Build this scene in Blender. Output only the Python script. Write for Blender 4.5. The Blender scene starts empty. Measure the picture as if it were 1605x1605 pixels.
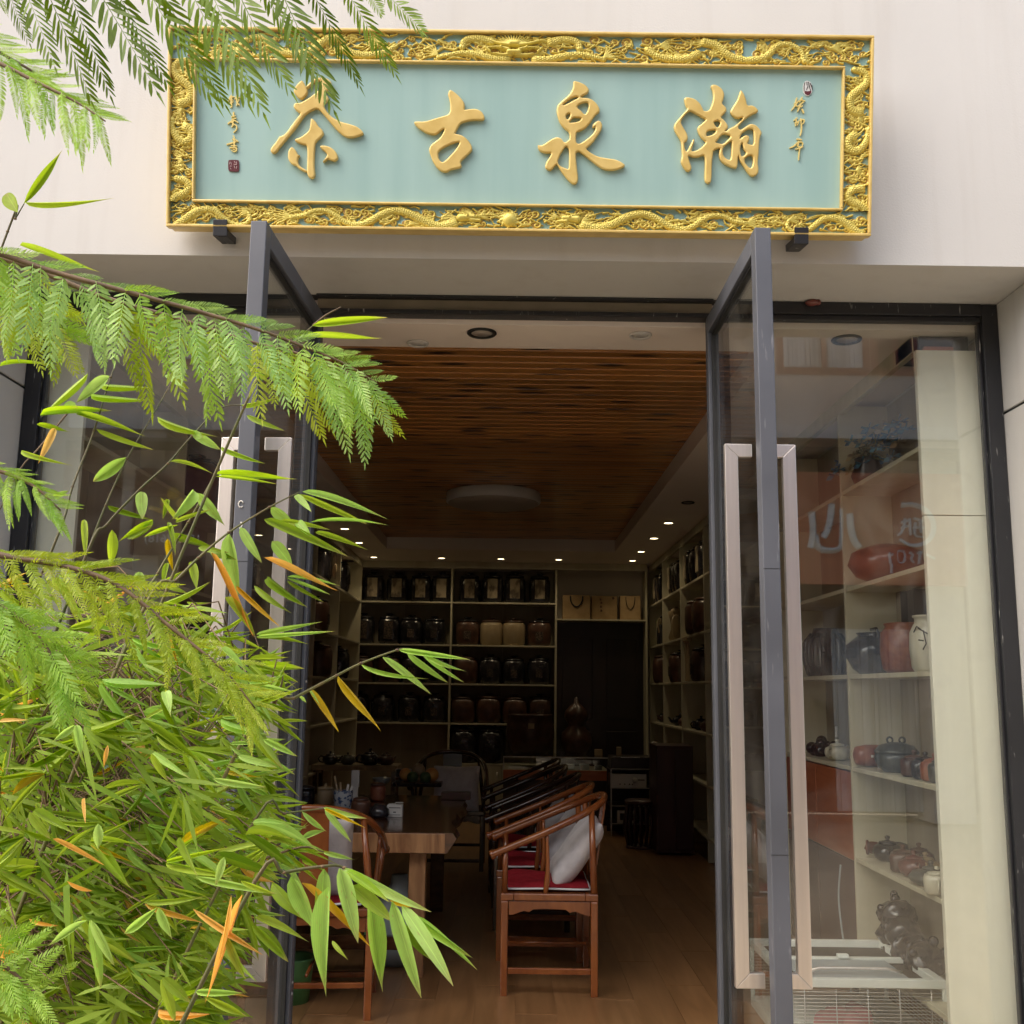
import bpy, bmesh, math, random
import numpy as np
from mathutils import Vector, Matrix
random.seed(7); rnd = random.random
def U(a, b): return a + (b - a) * rnd()
rad = math.radians
sc = bpy.context.scene
col = sc.collection
# ---------------------------------------------------------------- camera
F = 1650.0; PITCH = math.atan(278.0 / F); ROLL = .0137
CAM = Vector((0, -4.4, 1.5))
cam = bpy.data.cameras.new('camera'); cam_o = bpy.data.objects.new('camera', cam); col.objects.link(cam_o)
cam.sensor_width = 36; cam.sensor_fit = 'HORIZONTAL'; cam.lens = 36 * F / 1605; cam.clip_end = 500; cam.clip_start = .05
RM = Matrix.Rotation(math.pi / 2 + PITCH, 4, 'X') @ Matrix.Rotation(ROLL, 4, 'Z')
cam_o.matrix_world = Matrix.Translation(CAM) @ RM
sc.camera = cam_o
def ray(px, py): return RM.to_3x3() @ Vector(((px - 802.5) / F, -(py - 802.5) / F, -1))
def atY(px, py, Y): d = ray(px, py); return CAM + d * ((Y - CAM.y) / d.y)
def atX(px, py, X): d = ray(px, py); return CAM + d * ((X - CAM.x) / d.x)
def atZ(px, py, Z): d = ray(px, py); return CAM + d * ((Z - CAM.z) / d.z)
# ---------------------------------------------------------------- world and sun (bright overcast)
w = bpy.data.worlds.new('World'); sc.world = w; w.use_nodes = True
nt = w.node_tree; bg = nt.nodes['Background']
sky = nt.nodes.new('ShaderNodeTexSky'); sky.sky_type = 'NISHITA'; sky.sun_disc = False
SUN_EL, SUN_AZ = rad(50), rad(236)       # azimuth clockwise from +y: behind the camera and a little left
sky.sun_elevation = SUN_EL; sky.sun_rotation = SUN_AZ; sky.dust_density = 4.0; sky.ozone_density = .4; sky.air_density = 1.0
nt.links.new(sky.outputs[0], bg.inputs[0]); bg.inputs[1].default_value = .15
sl = bpy.data.lights.new('sun', 'SUN'); sl.energy = 2.1; sl.angle = rad(95); sl.color = (1, .91, .80)
so = bpy.data.objects.new('sun', sl); col.objects.link(so)
sd = Vector((math.sin(SUN_AZ) * math.cos(SUN_EL), math.cos(SUN_AZ) * math.cos(SUN_EL), math.sin(SUN_EL)))
so.rotation_euler = (-sd).to_track_quat('-Z', 'Y').to_euler(); so.location = (0, -6, 12)
sc.view_settings.view_transform = 'Standard'; sc.view_settings.look = 'None'
sc.view_settings.exposure = 1.0; sc.view_settings.gamma = 1
sc.render.engine = 'CYCLES'; sc.cycles.use_denoising = True
sc.cycles.max_bounces = 10; sc.cycles.transparent_max_bounces = 16; sc.cycles.diffuse_bounces = 4
sc.cycles.sample_clamp_indirect = 6
# ---------------------------------------------------------------- materials
def mat(name, base=(.5, .5, .5), rough=.6, metal=0, spec=.5, emit=None, es=1, coat=0):
    m = bpy.data.materials.new(name); m.use_nodes = True
    b = m.node_tree.nodes['Principled BSDF']
    b.inputs['Base Color'].default_value = (*base, 1); b.inputs['Roughness'].default_value = rough
    b.inputs['Metallic'].default_value = metal; b.inputs['Specular IOR Level'].default_value = spec
    b.inputs['Coat Weight'].default_value = coat; b.inputs['Coat Roughness'].default_value = .12
    if emit: b.inputs['Emission Color'].default_value = (*emit, 1); b.inputs['Emission Strength'].default_value = es
    return m
def N(m, t, **k):
    n = m.node_tree.nodes.new(t)
    for a, v in k.items():
        if hasattr(n, a): setattr(n, a, v)
        else: n.inputs[a.replace('_', ' ')].default_value = v
    return n
def L(m, a, b): m.node_tree.links.new(a, b)
def bsdf(m): return m.node_tree.nodes['Principled BSDF']
def vary(m, c1, c2, scale=(3, 3, 3), detail=5, lo=.35, hi=.65, bump=0, bscale=None, bdist=.002, rough=None, rnd_obj=0, dist=0):
    """colour varies between c1 and c2 with stretched noise; optional fine bump"""
    tc = N(m, 'ShaderNodeTexCoord'); mp = N(m, 'ShaderNodeMapping'); mp.inputs['Scale'].default_value = scale
    L(m, tc.outputs['Object'], mp.inputs[0]); vec = mp.outputs[0]
    if rnd_obj:
        oi = N(m, 'ShaderNodeObjectInfo'); ad = N(m, 'ShaderNodeVectorMath', operation='ADD'); mu = N(m, 'ShaderNodeMath', operation='MULTIPLY')
        mu.inputs[1].default_value = 37; L(m, oi.outputs['Random'], mu.inputs[0]); L(m, mp.outputs[0], ad.inputs[0]); L(m, mu.outputs[0], ad.inputs[1]); vec = ad.outputs[0]
    n = N(m, 'ShaderNodeTexNoise'); n.inputs['Scale'].default_value = 1; n.inputs['Detail'].default_value = detail; n.inputs['Distortion'].default_value = dist
    L(m, vec, n.inputs['Vector'])
    r = N(m, 'ShaderNodeValToRGB'); r.color_ramp.elements[0].position = lo; r.color_ramp.elements[1].position = hi
    r.color_ramp.elements[0].color = (*c1, 1); r.color_ramp.elements[1].color = (*c2, 1)
    L(m, n.outputs['Fac'], r.inputs[0]); out = r.outputs[0]
    if rnd_obj:
        hs = N(m, 'ShaderNodeHueSaturation'); mr = N(m, 'ShaderNodeMapRange'); mr.inputs[3].default_value = 1 - rnd_obj; mr.inputs[4].default_value = 1 + rnd_obj
        L(m, oi.outputs['Random'], mr.inputs[0]); L(m, mr.outputs[0], hs.inputs['Value']); L(m, out, hs.inputs['Color']); out = hs.outputs[0]
    L(m, out, bsdf(m).inputs['Base Color'])
    if bump:
        n2 = N(m, 'ShaderNodeTexNoise'); n2.inputs['Scale'].default_value = bscale or 200; n2.inputs['Detail'].default_value = 3
        L(m, tc.outputs['Object'], n2.inputs['Vector'])
        bp = N(m, 'ShaderNodeBump'); bp.inputs['Strength'].default_value = bump; bp.inputs['Distance'].default_value = bdist
        L(m, n2.outputs['Fac'], bp.inputs['Height']); L(m, bp.outputs[0], bsdf(m).inputs['Normal'])
    return m
M = {}
M['paint'] = vary(mat('painted_render', rough=.75, spec=.25), (.505, .50, .485), (.565, .56, .545), (1.2, 1.2, .7), 6, .3, .7, bump=.3, bscale=130, bdist=.003)
M['paint_in'] = vary(mat('interior_paint', rough=.8, spec=.2), (.46, .41, .35), (.54, .49, .42), (1, 1, 1), 4)
M['ceil'] = vary(mat('ceiling_paint', rough=.7, spec=.2), (.80, .71, .65), (.84, .75, .69), (1, 1, 1), 4)
def streaks(m, amt=.12):
    tc = N(m, 'ShaderNodeTexCoord'); mp = N(m, 'ShaderNodeMapping'); mp.inputs['Scale'].default_value = (9, 9, .55); L(m, tc.outputs['Object'], mp.inputs[0])
    n = N(m, 'ShaderNodeTexNoise'); n.inputs['Scale'].default_value = 1; n.inputs['Detail'].default_value = 7; L(m, mp.outputs[0], n.inputs['Vector'])
    r = N(m, 'ShaderNodeValToRGB'); r.color_ramp.elements[0].position = .52; r.color_ramp.elements[1].position = .75; r.color_ramp.elements[1].color = (amt, amt, amt, 1); r.color_ramp.elements[0].color = (0, 0, 0, 1); L(m, n.outputs['Fac'], r.inputs[0])
    mx = N(m, 'ShaderNodeMix', data_type='RGBA'); old = bsdf(m).inputs['Base Color'].links[0].from_socket; L(m, r.outputs[0], mx.inputs[0]); L(m, old, mx.inputs[6]); mx.inputs[7].default_value = (.25, .20, .15, 1); L(m, mx.outputs[2], bsdf(m).inputs['Base Color'])
streaks(M['paint'], .12); 
def scuffed(name, c, rough=.45, metal=.0, amt=.5, light=(.45, .45, .47)):
    m = mat(name, c, rough, metal)
    tc = N(m, 'ShaderNodeTexCoord'); mp = N(m, 'ShaderNodeMapping'); mp.inputs['Scale'].default_value = (60, 60, 9)
    L(m, tc.outputs['Object'], mp.inputs[0]); n = N(m, 'ShaderNodeTexNoise'); n.inputs['Scale'].default_value = 1; n.inputs['Detail'].default_value = 6
    L(m, mp.outputs[0], n.inputs['Vector']); r = N(m, 'ShaderNodeValToRGB')
    r.color_ramp.elements[0].position = .66; r.color_ramp.elements[1].position = .74
    r.color_ramp.elements[0].color = (0, 0, 0, 1); r.color_ramp.elements[1].color = (amt, amt, amt, 1); L(m, n.outputs['Fac'], r.inputs[0])
    n2 = N(m, 'ShaderNodeTexNoise'); n2.inputs['Scale'].default_value = 2.2; n2.inputs['Detail'].default_value = 5; L(m, tc.outputs['Object'], n2.inputs['Vector'])
    r2 = N(m, 'ShaderNodeValToRGB'); r2.color_ramp.elements[0].position = .35; r2.color_ramp.elements[1].position = .7
    r2.color_ramp.elements[0].color = (*[x * .82 for x in c], 1); r2.color_ramp.elements[1].color = (*[min(1, x * 1.15) for x in c], 1); L(m, n2.outputs['Fac'], r2.inputs[0])
    mx = N(m, 'ShaderNodeMix', data_type='RGBA'); L(m, r.outputs[0], mx.inputs[0]); L(m, r2.outputs[0], mx.inputs[6]); mx.inputs[7].default_value = (*light, 1)
    L(m, mx.outputs[2], bsdf(m).inputs['Base Color'])
    mr = N(m, 'ShaderNodeMapRange'); mr.inputs[3].default_value = rough - .1; mr.inputs[4].default_value = rough + .15; L(m, n2.outputs['Fac'], mr.inputs[0]); L(m, mr.outputs[0], bsdf(m).inputs['Roughness'])
    return m
M['frame'] = scuffed('grey_powder_coat', (.105, .113, .135), .42, .1, .35)
M['black'] = scuffed('black_frame_paint', (.020, .021, .025), .38, 0, .9, (.42, .42, .40))
M['rubber'] = mat('black_rubber', (.012, .012, .012), .6)
M['frame_'] = None
M['steel'] = vary(mat('brushed_steel', rough=.3, metal=1), (.80, .745, .70), (.90, .84, .79), (40, 40, 1.5), 4, rough=.3)
bsdf(M['steel']).inputs['Roughness'].default_value = .40; bsdf(M['steel']).inputs['Metallic'].default_value = .95
M['channel'] = vary(mat('soffit_reflection_tan', rough=.6), (.20, .17, .12), (.26, .22, .16), (6, 6, 6), 3)  # tan tone paints the soffit's reflection into the metal channel
# glass: clear slab, reflection by Fresnel from either side
def glass(name, ior=1.55, tint=(.97, .985, .975)):
    m = bpy.data.materials.new(name); m.use_nodes = True; t = m.node_tree; t.nodes.clear()
    o = N(m, 'ShaderNodeOutputMaterial'); g = N(m, 'ShaderNodeBsdfGlossy'); g.inputs['Roughness'].default_value = 0.0
    tr = N(m, 'ShaderNodeBsdfTransparent'); tr.inputs[0].default_value = (*tint, 1); mx = N(m, 'ShaderNodeMixShader')
    ge = N(m, 'ShaderNodeNewGeometry'); fr = N(m, 'ShaderNodeFresnel'); mi = N(m, 'ShaderNodeMapRange')
    mi.inputs[3].default_value = ior; mi.inputs[4].default_value = 1 / ior
    L(m, ge.outputs['Backfacing'], mi.inputs[0]); L(m, mi.outputs[0], fr.inputs['IOR'])
    L(m, fr.outputs[0], mx.inputs[0]); L(m, tr.outputs[0], mx.inputs[1]); L(m, g.outputs[0], mx.inputs[2])
    tc = N(m, 'ShaderNodeTexCoord'); n = N(m, 'ShaderNodeTexNoise'); n.inputs['Scale'].default_value = 3.5; n.inputs['Detail'].default_value = 9; n.inputs['Distortion'].default_value = 1.5; L(m, tc.outputs['Object'], n.inputs['Vector'])
    dm = N(m, 'ShaderNodeMapRange'); dm.inputs[1].default_value = .45; dm.inputs[2].default_value = .8; dm.inputs[3].default_value = .001; dm.inputs[4].default_value = .04; L(m, n.outputs['Fac'], dm.inputs[0])
    df = N(m, 'ShaderNodeBsdfDiffuse'); df.inputs[0].default_value = (.7, .68, .62, 1); m2 = N(m, 'ShaderNodeMixShader'); L(m, dm.outputs[0], m2.inputs[0]); L(m, mx.outputs[0], m2.inputs[1]); L(m, df.outputs[0], m2.inputs[2]); L(m, m2.outputs[0], o.inputs[0])
    return m
M['glass'] = glass('window_glass', 1.9)
M['glass2'] = glass('display_glass', 1.5)
def woodm(name, c1, c2, scale, rough=.35, coat=.3, rnd_obj=.15, dist=.6, knots=None):
    m = mat(name, c1, rough, coat=coat)
    vary(m, c1, c2, scale, 8, .3, .72, rnd_obj=rnd_obj, dist=dist)
    if knots:
        tc = N(m, 'ShaderNodeTexCoord'); mp = N(m, 'ShaderNodeMapping'); mp.inputs['Scale'].default_value = knots
        oi = N(m, 'ShaderNodeObjectInfo'); ad = N(m, 'ShaderNodeVectorMath', operation='ADD'); mu = N(m, 'ShaderNodeMath', operation='MULTIPLY'); mu.inputs[1].default_value = 91
        L(m, tc.outputs['Object'], mp.inputs[0]); L(m, oi.outputs['Random'], mu.inputs[0]); L(m, mp.outputs[0], ad.inputs[0]); L(m, mu.outputs[0], ad.inputs[1])
        v = N(m, 'ShaderNodeTexVoronoi', voronoi_dimensions='2D'); v.inputs['Scale'].default_value = 1; L(m, ad.outputs[0], v.inputs['Vector'])
        r = N(m, 'ShaderNodeValToRGB'); r.color_ramp.elements[0].position = .14; r.color_ramp.elements[1].position = .30
        r.color_ramp.elements[0].color = (1, 1, 1, 1); r.color_ramp.elements[1].color = (0, 0, 0, 1); L(m, v.outputs['Distance'], r.inputs[0])
        mx = N(m, 'ShaderNodeMix', data_type='RGBA'); old = bsdf(m).inputs['Base Color'].links[0].from_socket
        sp = N(m, 'ShaderNodeSeparateColor'); L(m, v.outputs['Color'], sp.inputs[0]); lt_ = N(m, 'ShaderNodeMath', operation='LESS_THAN'); lt_.inputs[1].default_value = .45; L(m, sp.outputs[0], lt_.inputs[0]); mm = N(m, 'ShaderNodeMath', operation='MULTIPLY'); L(m, lt_.outputs[0], mm.inputs[0]); L(m, r.outputs[0], mm.inputs[1])
        L(m, mm.outputs[0], mx.inputs[0]); L(m, old, mx.inputs[6]); mx.inputs[7].default_value = (.045, .014, .005, 1); L(m, mx.outputs[2], bsdf(m).inputs['Base Color'])
    return m
M['pine'] = woodm('varnished_pine', (.42, .165, .04), (.52, .23, .06), (.9, 16, 16), .3, .4, .25, .8, knots=(2.6, 10, 10))
M['floor'] = woodm('laminate_floor', (.20, .10, .04), (.32, .175, .08), (14, 1.1, 3), .33, .3, 0, .8)
M['floor_b'] = woodm('laminate_board', (.20, .10, .04), (.31, .165, .072), (16, 1.3, 3), .33, .3, .12, .9)
M['chair'] = woodm('reddish_lacquered_wood', (.15, .038, .010), (.27, .085, .022), (9, 9, 4), .25, .35, .12, 1)
M['chair_d'] = woodm('dark_lacquered_wood', (.018, .008, .006), (.04, .016, .010), (9, 9, 4), .18, .8, .1, 1)
M['table'] = woodm('slab_wood', (.05, .018, .008), (.12, .045, .016), (6, 2, 14), .22, .7, .1, 2)
M['tableend'] = woodm('slab_end_grain', (.20, .085, .035), (.48, .26, .12), (14, 4, 2), .4, .2, .1, 2)
M['shelf'] = vary(mat('cream_board', rough=.5, spec=.3), (.50, .46, .33), (.60, .56, .42), (9, 9, 1.2), 5, .3, .7)
M['shelf_d'] = vary(mat('shelf_backing', rough=.6, spec=.2), (.27, .23, .165), (.34, .30, .22), (6, 6, 1), 5)
M['panel_g'] = vary(mat('pale_green_laminate', rough=.38, spec=.4), (.80, .78, .65), (.86, .84, .71), (14, 14, .9), 7, .3, .7)
M['cab'] = woodm('orange_veneer', (.33, .085, .028), (.42, .13, .05), (3, 3, 14), .4, .2, .05, 1.5)
M['darkcab'] = woodm('dark_cabinet', (.012, .009, .008), (.025, .016, .012), (4, 4, 1), .35, .2, .1)
M['redcab'] = woodm('oxblood_cabinet', (.045, .014, .012), (.07, .022, .018), (4, 4, 1), .4, .2, .1)
M['amp'] = mat('brushed_aluminium', (.55, .54, .52), .4, .25)
M['white'] = vary(mat('white_plastic', rough=.4), (.74, .78, .72), (.82, .85, .80), (8, 8, 8), 3)
M['paper'] = mat('white_card', (.66, .64, .60), .8)
M['pillow'] = vary(mat('grey_white_cotton', rough=.95, spec=.1), (.50, .48, .50), (.58, .56, .58), (20, 20, 20), 3, bump=.3, bscale=60, bdist=.01)
M['cushion'] = vary(mat('red_cushion_cloth', rough=.95, spec=.1), (.22, .012, .02), (.30, .02, .03), (30, 30, 30), 3)
M['piping'] = mat('white_piping', (.6, .6, .62), .9)
M['fruit'] = vary(mat('orange_fruit', rough=.5), (.55, .19, .05), (.6, .33, .09), (8, 8, 8), 3)
M['crock'] = vary(mat('black_glaze', rough=.22, coat=.4), (.012, .012, .016), (.03, .026, .03), (12, 12, 12), 4, rnd_obj=.3)
M['brownj'] = vary(mat('brown_clay', rough=.35, coat=.2), (.05, .024, .016), (.10, .045, .028), (12, 12, 12), 4, rnd_obj=.3)
M['redj'] = vary(mat('red_clay', rough=.3, coat=.3), (.10, .022, .016), (.16, .035, .024), (9, 9, 9), 4)
M['orangej'] = vary(mat('orange_clay', rough=.4, coat=.2), (.20, .055, .03), (.30, .11, .055), (30, 30, 30), 5)
M['creamj'] = vary(mat('cream_glaze', rough=.3, coat=.3), (.50, .47, .36), (.58, .55, .45), (6, 6, 6), 4)
M['greyj'] = vary(mat('grey_green_clay', rough=.35, coat=.2), (.055, .06, .05), (.10, .10, .085), (9, 9, 9), 4)
M['tanj'] = vary(mat('tan_glaze', rough=.4), (.30, .22, .12), (.42, .32, .19), (7, 7, 3), 5, rnd_obj=.15)
M['picture'] = vary(mat('pale_picture_print', rough=.6), (.12, .09, .06), (.42, .34, .22), (14, 14, 9), 4, .38, .55, rnd_obj=.1)
M['motif'] = vary(mat('faint_motif', rough=.5), (.02, .014, .012), (.16, .11, .07), (60, 60, 60), 4, .45, .7, rnd_obj=.5)
M['kraft'] = vary(mat('kraft_paper', rough=.8), (.34, .22, .10), (.44, .30, .15), (8, 8, 8), 4, rnd_obj=.1)
M['bluewhite'] = vary(mat('blue_white_porcelain', rough=.25, coat=.5), (.06, .10, .22), (.50, .54, .58), (45, 45, 45), 3, .42, .52)
M['bluefl'] = vary(mat('blue_petals', rough=.7), (.02, .09, .22), (.10, .30, .42), (30, 30, 30), 2, rnd_obj=.3)
M['green_pl'] = mat('green_plastic', (.10, .28, .10), .4)
M['bluepl'] = mat('dark_blue_glaze', (.015, .04, .09), .25, coat=.5)
M['clearpl'] = mat('cloudy_plastic', (.35, .40, .42), .3)
M['amp'] = mat('brushed_aluminium', (.55, .54, .52), .4, .25)
M['gold'] = mat('gold_paint', (.60, .38, .085), .4, .15)
vary(M['gold'], (.62, .44, .13), (.72, .54, .19), (14, 14, 14), 4, bump=.2, bscale=300, bdist=.002)
M['goldf'] = mat('gold_letter_rim', (.78, .62, .22), .35, .15)
M['teal'] = mat('pale_teal_lacquer', (.33, .52, .50), .5, spec=.35)
vary(M['teal'], (.285, .45, .435), (.335, .505, .485), (9, 1, .7), 7, .3, .62)
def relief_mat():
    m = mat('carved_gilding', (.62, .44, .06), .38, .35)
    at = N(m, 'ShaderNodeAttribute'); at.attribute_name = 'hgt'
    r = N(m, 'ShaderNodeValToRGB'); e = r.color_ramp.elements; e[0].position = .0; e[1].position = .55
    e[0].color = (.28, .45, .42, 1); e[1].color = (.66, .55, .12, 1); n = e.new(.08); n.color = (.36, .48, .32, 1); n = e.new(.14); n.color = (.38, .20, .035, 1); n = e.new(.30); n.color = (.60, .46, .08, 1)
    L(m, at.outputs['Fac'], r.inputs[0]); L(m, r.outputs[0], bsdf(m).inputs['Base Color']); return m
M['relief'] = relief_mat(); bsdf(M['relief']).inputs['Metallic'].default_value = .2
M['maroon'] = mat('maroon_seal', (.10, .012, .02), .5)
M['sealp'] = mat('pale_seal_mark', (.50, .36, .36), .6)
M['inkblack'] = mat('ink_black', (.015, .012, .012), .5)
M['sealw'] = mat('white_outline', (.7, .7, .68), .6)
M['lampon'] = mat('lit_lamp', (.9, .85, .7), .5, emit=(1, .80, .45), es=6)
M['frost'] = mat('frosted_lamp', (.42, .36, .32), .5)
M['diff_w'] = mat('unlit_diffuser', (.62, .60, .58), .35)
def leafm(name, c1, c2, tr=.45, rough=.45, rv=.35, tip=False):
    m = bpy.data.materials.new(name); m.use_nodes = True; t = m.node_tree; b = bsdf(m)
    oi = N(m, 'ShaderNodeObjectInfo'); r = N(m, 'ShaderNodeValToRGB'); r.color_ramp.elements[0].color = (*c1, 1); r.color_ramp.elements[1].color = (*c2, 1)
    L(m, oi.outputs['Random'], r.inputs[0]); tc = N(m, 'ShaderNodeTexCoord'); sx = N(m, 'ShaderNodeSeparateXYZ'); L(m, tc.outputs['Object'], sx.inputs[0])
    ab = N(m, 'ShaderNodeMath', operation='ABSOLUTE'); L(m, sx.outputs['Y'], ab.inputs[0]); mr = N(m, 'ShaderNodeMapRange'); mr.inputs[1].default_value = 0; mr.inputs[2].default_value = .05; mr.inputs[3].default_value = 1.35; mr.inputs[4].default_value = 1
    L(m, ab.outputs[0], mr.inputs[0])
    wv = N(m, 'ShaderNodeMath', operation='SINE'); mu = N(m, 'ShaderNodeMath', operation='MULTIPLY'); mu.inputs[1].default_value = 95; L(m, sx.outputs['Y'], mu.inputs[0]); L(m, mu.outputs[0], wv.inputs[0])
    ns = N(m, 'ShaderNodeTexNoise'); ns.inputs['Scale'].default_value = 3; L(m, tc.outputs['Object'], ns.inputs['Vector'])
    m2 = N(m, 'ShaderNodeMath', operation='MULTIPLY_ADD'); m2.inputs[1].default_value = .06; L(m, wv.outputs[0], m2.inputs[0]); L(m, mr.outputs[0], m2.inputs[2])
    m3 = N(m, 'ShaderNodeMath', operation='MULTIPLY_ADD'); m3.inputs[1].default_value = .5; m3.inputs[2].default_value = -.25; L(m, ns.outputs['Fac'], m3.inputs[0])
    m4 = N(m, 'ShaderNodeMath', operation='ADD'); L(m, m2.outputs[0], m4.inputs[0]); L(m, m3.outputs[0], m4.inputs[1])
    hs = N(m, 'ShaderNodeHueSaturation'); L(m, r.outputs[0], hs.inputs['Color']); L(m, m4.outputs[0], hs.inputs['Value'])
    hs_o = hs.outputs[0]
    if tip:
        tm = N(m, 'ShaderNodeMapRange'); tm.inputs[1].default_value = .78; tm.inputs[2].default_value = 1.0; tm.inputs[4].default_value = .85; L(m, sx.outputs['X'], tm.inputs[0])
        n3 = N(m, 'ShaderNodeTexNoise'); n3.inputs['Scale'].default_value = 9; ad3 = N(m, 'ShaderNodeVectorMath', operation='ADD'); L(m, tc.outputs['Object'], ad3.inputs[0]); m5 = N(m, 'ShaderNodeMath', operation='MULTIPLY'); m5.inputs[1].default_value = 53; L(m, oi.outputs['Random'], m5.inputs[0]); L(m, m5.outputs[0], ad3.inputs[1]); L(m, ad3.outputs[0], n3.inputs['Vector'])
        r3 = N(m, 'ShaderNodeMapRange'); r3.inputs[1].default_value = .66; r3.inputs[2].default_value = .74; r3.inputs[4].default_value = .7; L(m, n3.outputs['Fac'], r3.inputs[0])
        mxx = N(m, 'ShaderNodeMath', operation='MAXIMUM'); L(m, tm.outputs[0], mxx.inputs[0]); L(m, r3.outputs[0], mxx.inputs[1])
        mt_ = N(m, 'ShaderNodeMix', data_type='RGBA'); L(m, mxx.outputs[0], mt_.inputs[0]); L(m, hs_o, mt_.inputs[6]); mt_.inputs[7].default_value = (.42, .36, .14, 1); hs_o = mt_.outputs[2]
    L(m, hs_o, b.inputs['Base Color']); b.inputs['Roughness'].default_value = rough; b.inputs['Specular IOR Level'].default_value = .22
    tl = N(m, 'ShaderNodeBsdfTranslucent'); h2 = N(m, 'ShaderNodeHueSaturation'); h2.inputs['Saturation'].default_value = 1.15; h2.inputs['Value'].default_value = 1.5; h2.inputs['Hue'].default_value = .485
    L(m, hs_o, h2.inputs['Color']); L(m, h2.outputs[0], tl.inputs[0]); mx = N(m, 'ShaderNodeMixShader'); mx.inputs[0].default_value = tr
    L(m, b.outputs[0], mx.inputs[1]); L(m, tl.outputs[0], mx.inputs[2]); L(m, mx.outputs[0], t.nodes['Material Output'].inputs[0]); return m
M['leaf'] = leafm('bamboo_leaf', (.16, .28, .03), (.46, .60, .11), .38, tip=True)
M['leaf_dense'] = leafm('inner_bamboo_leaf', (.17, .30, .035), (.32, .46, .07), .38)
M['leaf_l'] = leafm('young_bamboo_leaf', (.36, .58, .14), (.44, .64, .20), .4, tip=True)
M['leaf_y'] = leafm('lime_bamboo_leaf', (.33, .50, .07), (.42, .56, .10), .5, tip=True)
M['leaf_o'] = leafm('withered_orange_leaf', (.74, .46, .13), (.82, .60, .22), .4)
M['leaf_yo'] = leafm('yellowing_leaf', (.62, .52, .07), (.68, .46, .09), .45)
M['fern'] = leafm('feathery_leaflet', (.22, .40, .06), (.40, .58, .12), .4)
M['fern_b'] = leafm('bluish_leaflet', (.24, .42, .12), (.40, .58, .19), .35)
M['fern_o'] = leafm('olive_leaflet', (.27, .37, .04), (.42, .50, .08), .45)
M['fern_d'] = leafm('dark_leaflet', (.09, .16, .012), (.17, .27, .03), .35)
M['broad'] = leafm('grey_green_broad_leaf', (.16, .24, .20), (.26, .34, .30), .2, .3)
M['culm'] = vary(mat('bamboo_culm', rough=.5), (.10, .12, .03), (.16, .13, .05), (40, 40, 8), 3, rnd_obj=.3)
M['twig'] = vary(mat('brown_twig', rough=.7), (.12, .075, .04), (.20, .13, .07), (40, 40, 8), 3, rnd_obj=.2)
M['bark'] = vary(mat('tree_bark', rough=.9), (.08, .06, .045), (.17, .13, .10), (8, 8, 3), 6, bump=.6, bscale=40, bdist=.02)
M['ground'] = vary(mat('lane_paving', rough=.85), (.35, .285, .19), (.44, .36, .25), (2, 2, 2), 6)
M['soil'] = vary(mat('soil', rough=.95), (.05, .035, .022), (.09, .065, .04), (12, 12, 12), 6)
M['opp'] = vary(mat('opposite_wall_render', rough=.8), (.66, .58, .50), (.74, .66, .58), (1, 1, 1), 5)
M['oppw'] = vary(mat('opposite_white_band', rough=.8), (.74, .70, .65), (.8, .76, .71), (1, 1, 1), 5)
M['curtain'] = vary(mat('white_curtain', rough=.9), (.42, .44, .44), (.75, .76, .76), (14, 1, .5), 3, .35, .65)
M['redwood'] = mat('red_window_frame', (.26, .07, .05), .5)
M['signred'] = vary(mat('terracotta_signboard', rough=.5), (.66, .20, .10), (.74, .26, .13), (1, 1, 1), 4)
M['signdark'] = vary(mat('dark_red_signboard', rough=.5), (.12, .03, .03), (.16, .045, .04), (14, 1, 1), 3)
M['signwhite'] = mat('white_letters', (.92, .92, .92), .5)
M['signgold'] = mat('yellow_emblem', (.7, .45, .05), .5)
M['dark'] = mat('dark_shop_interior', (.02, .018, .016), .7)
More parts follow.
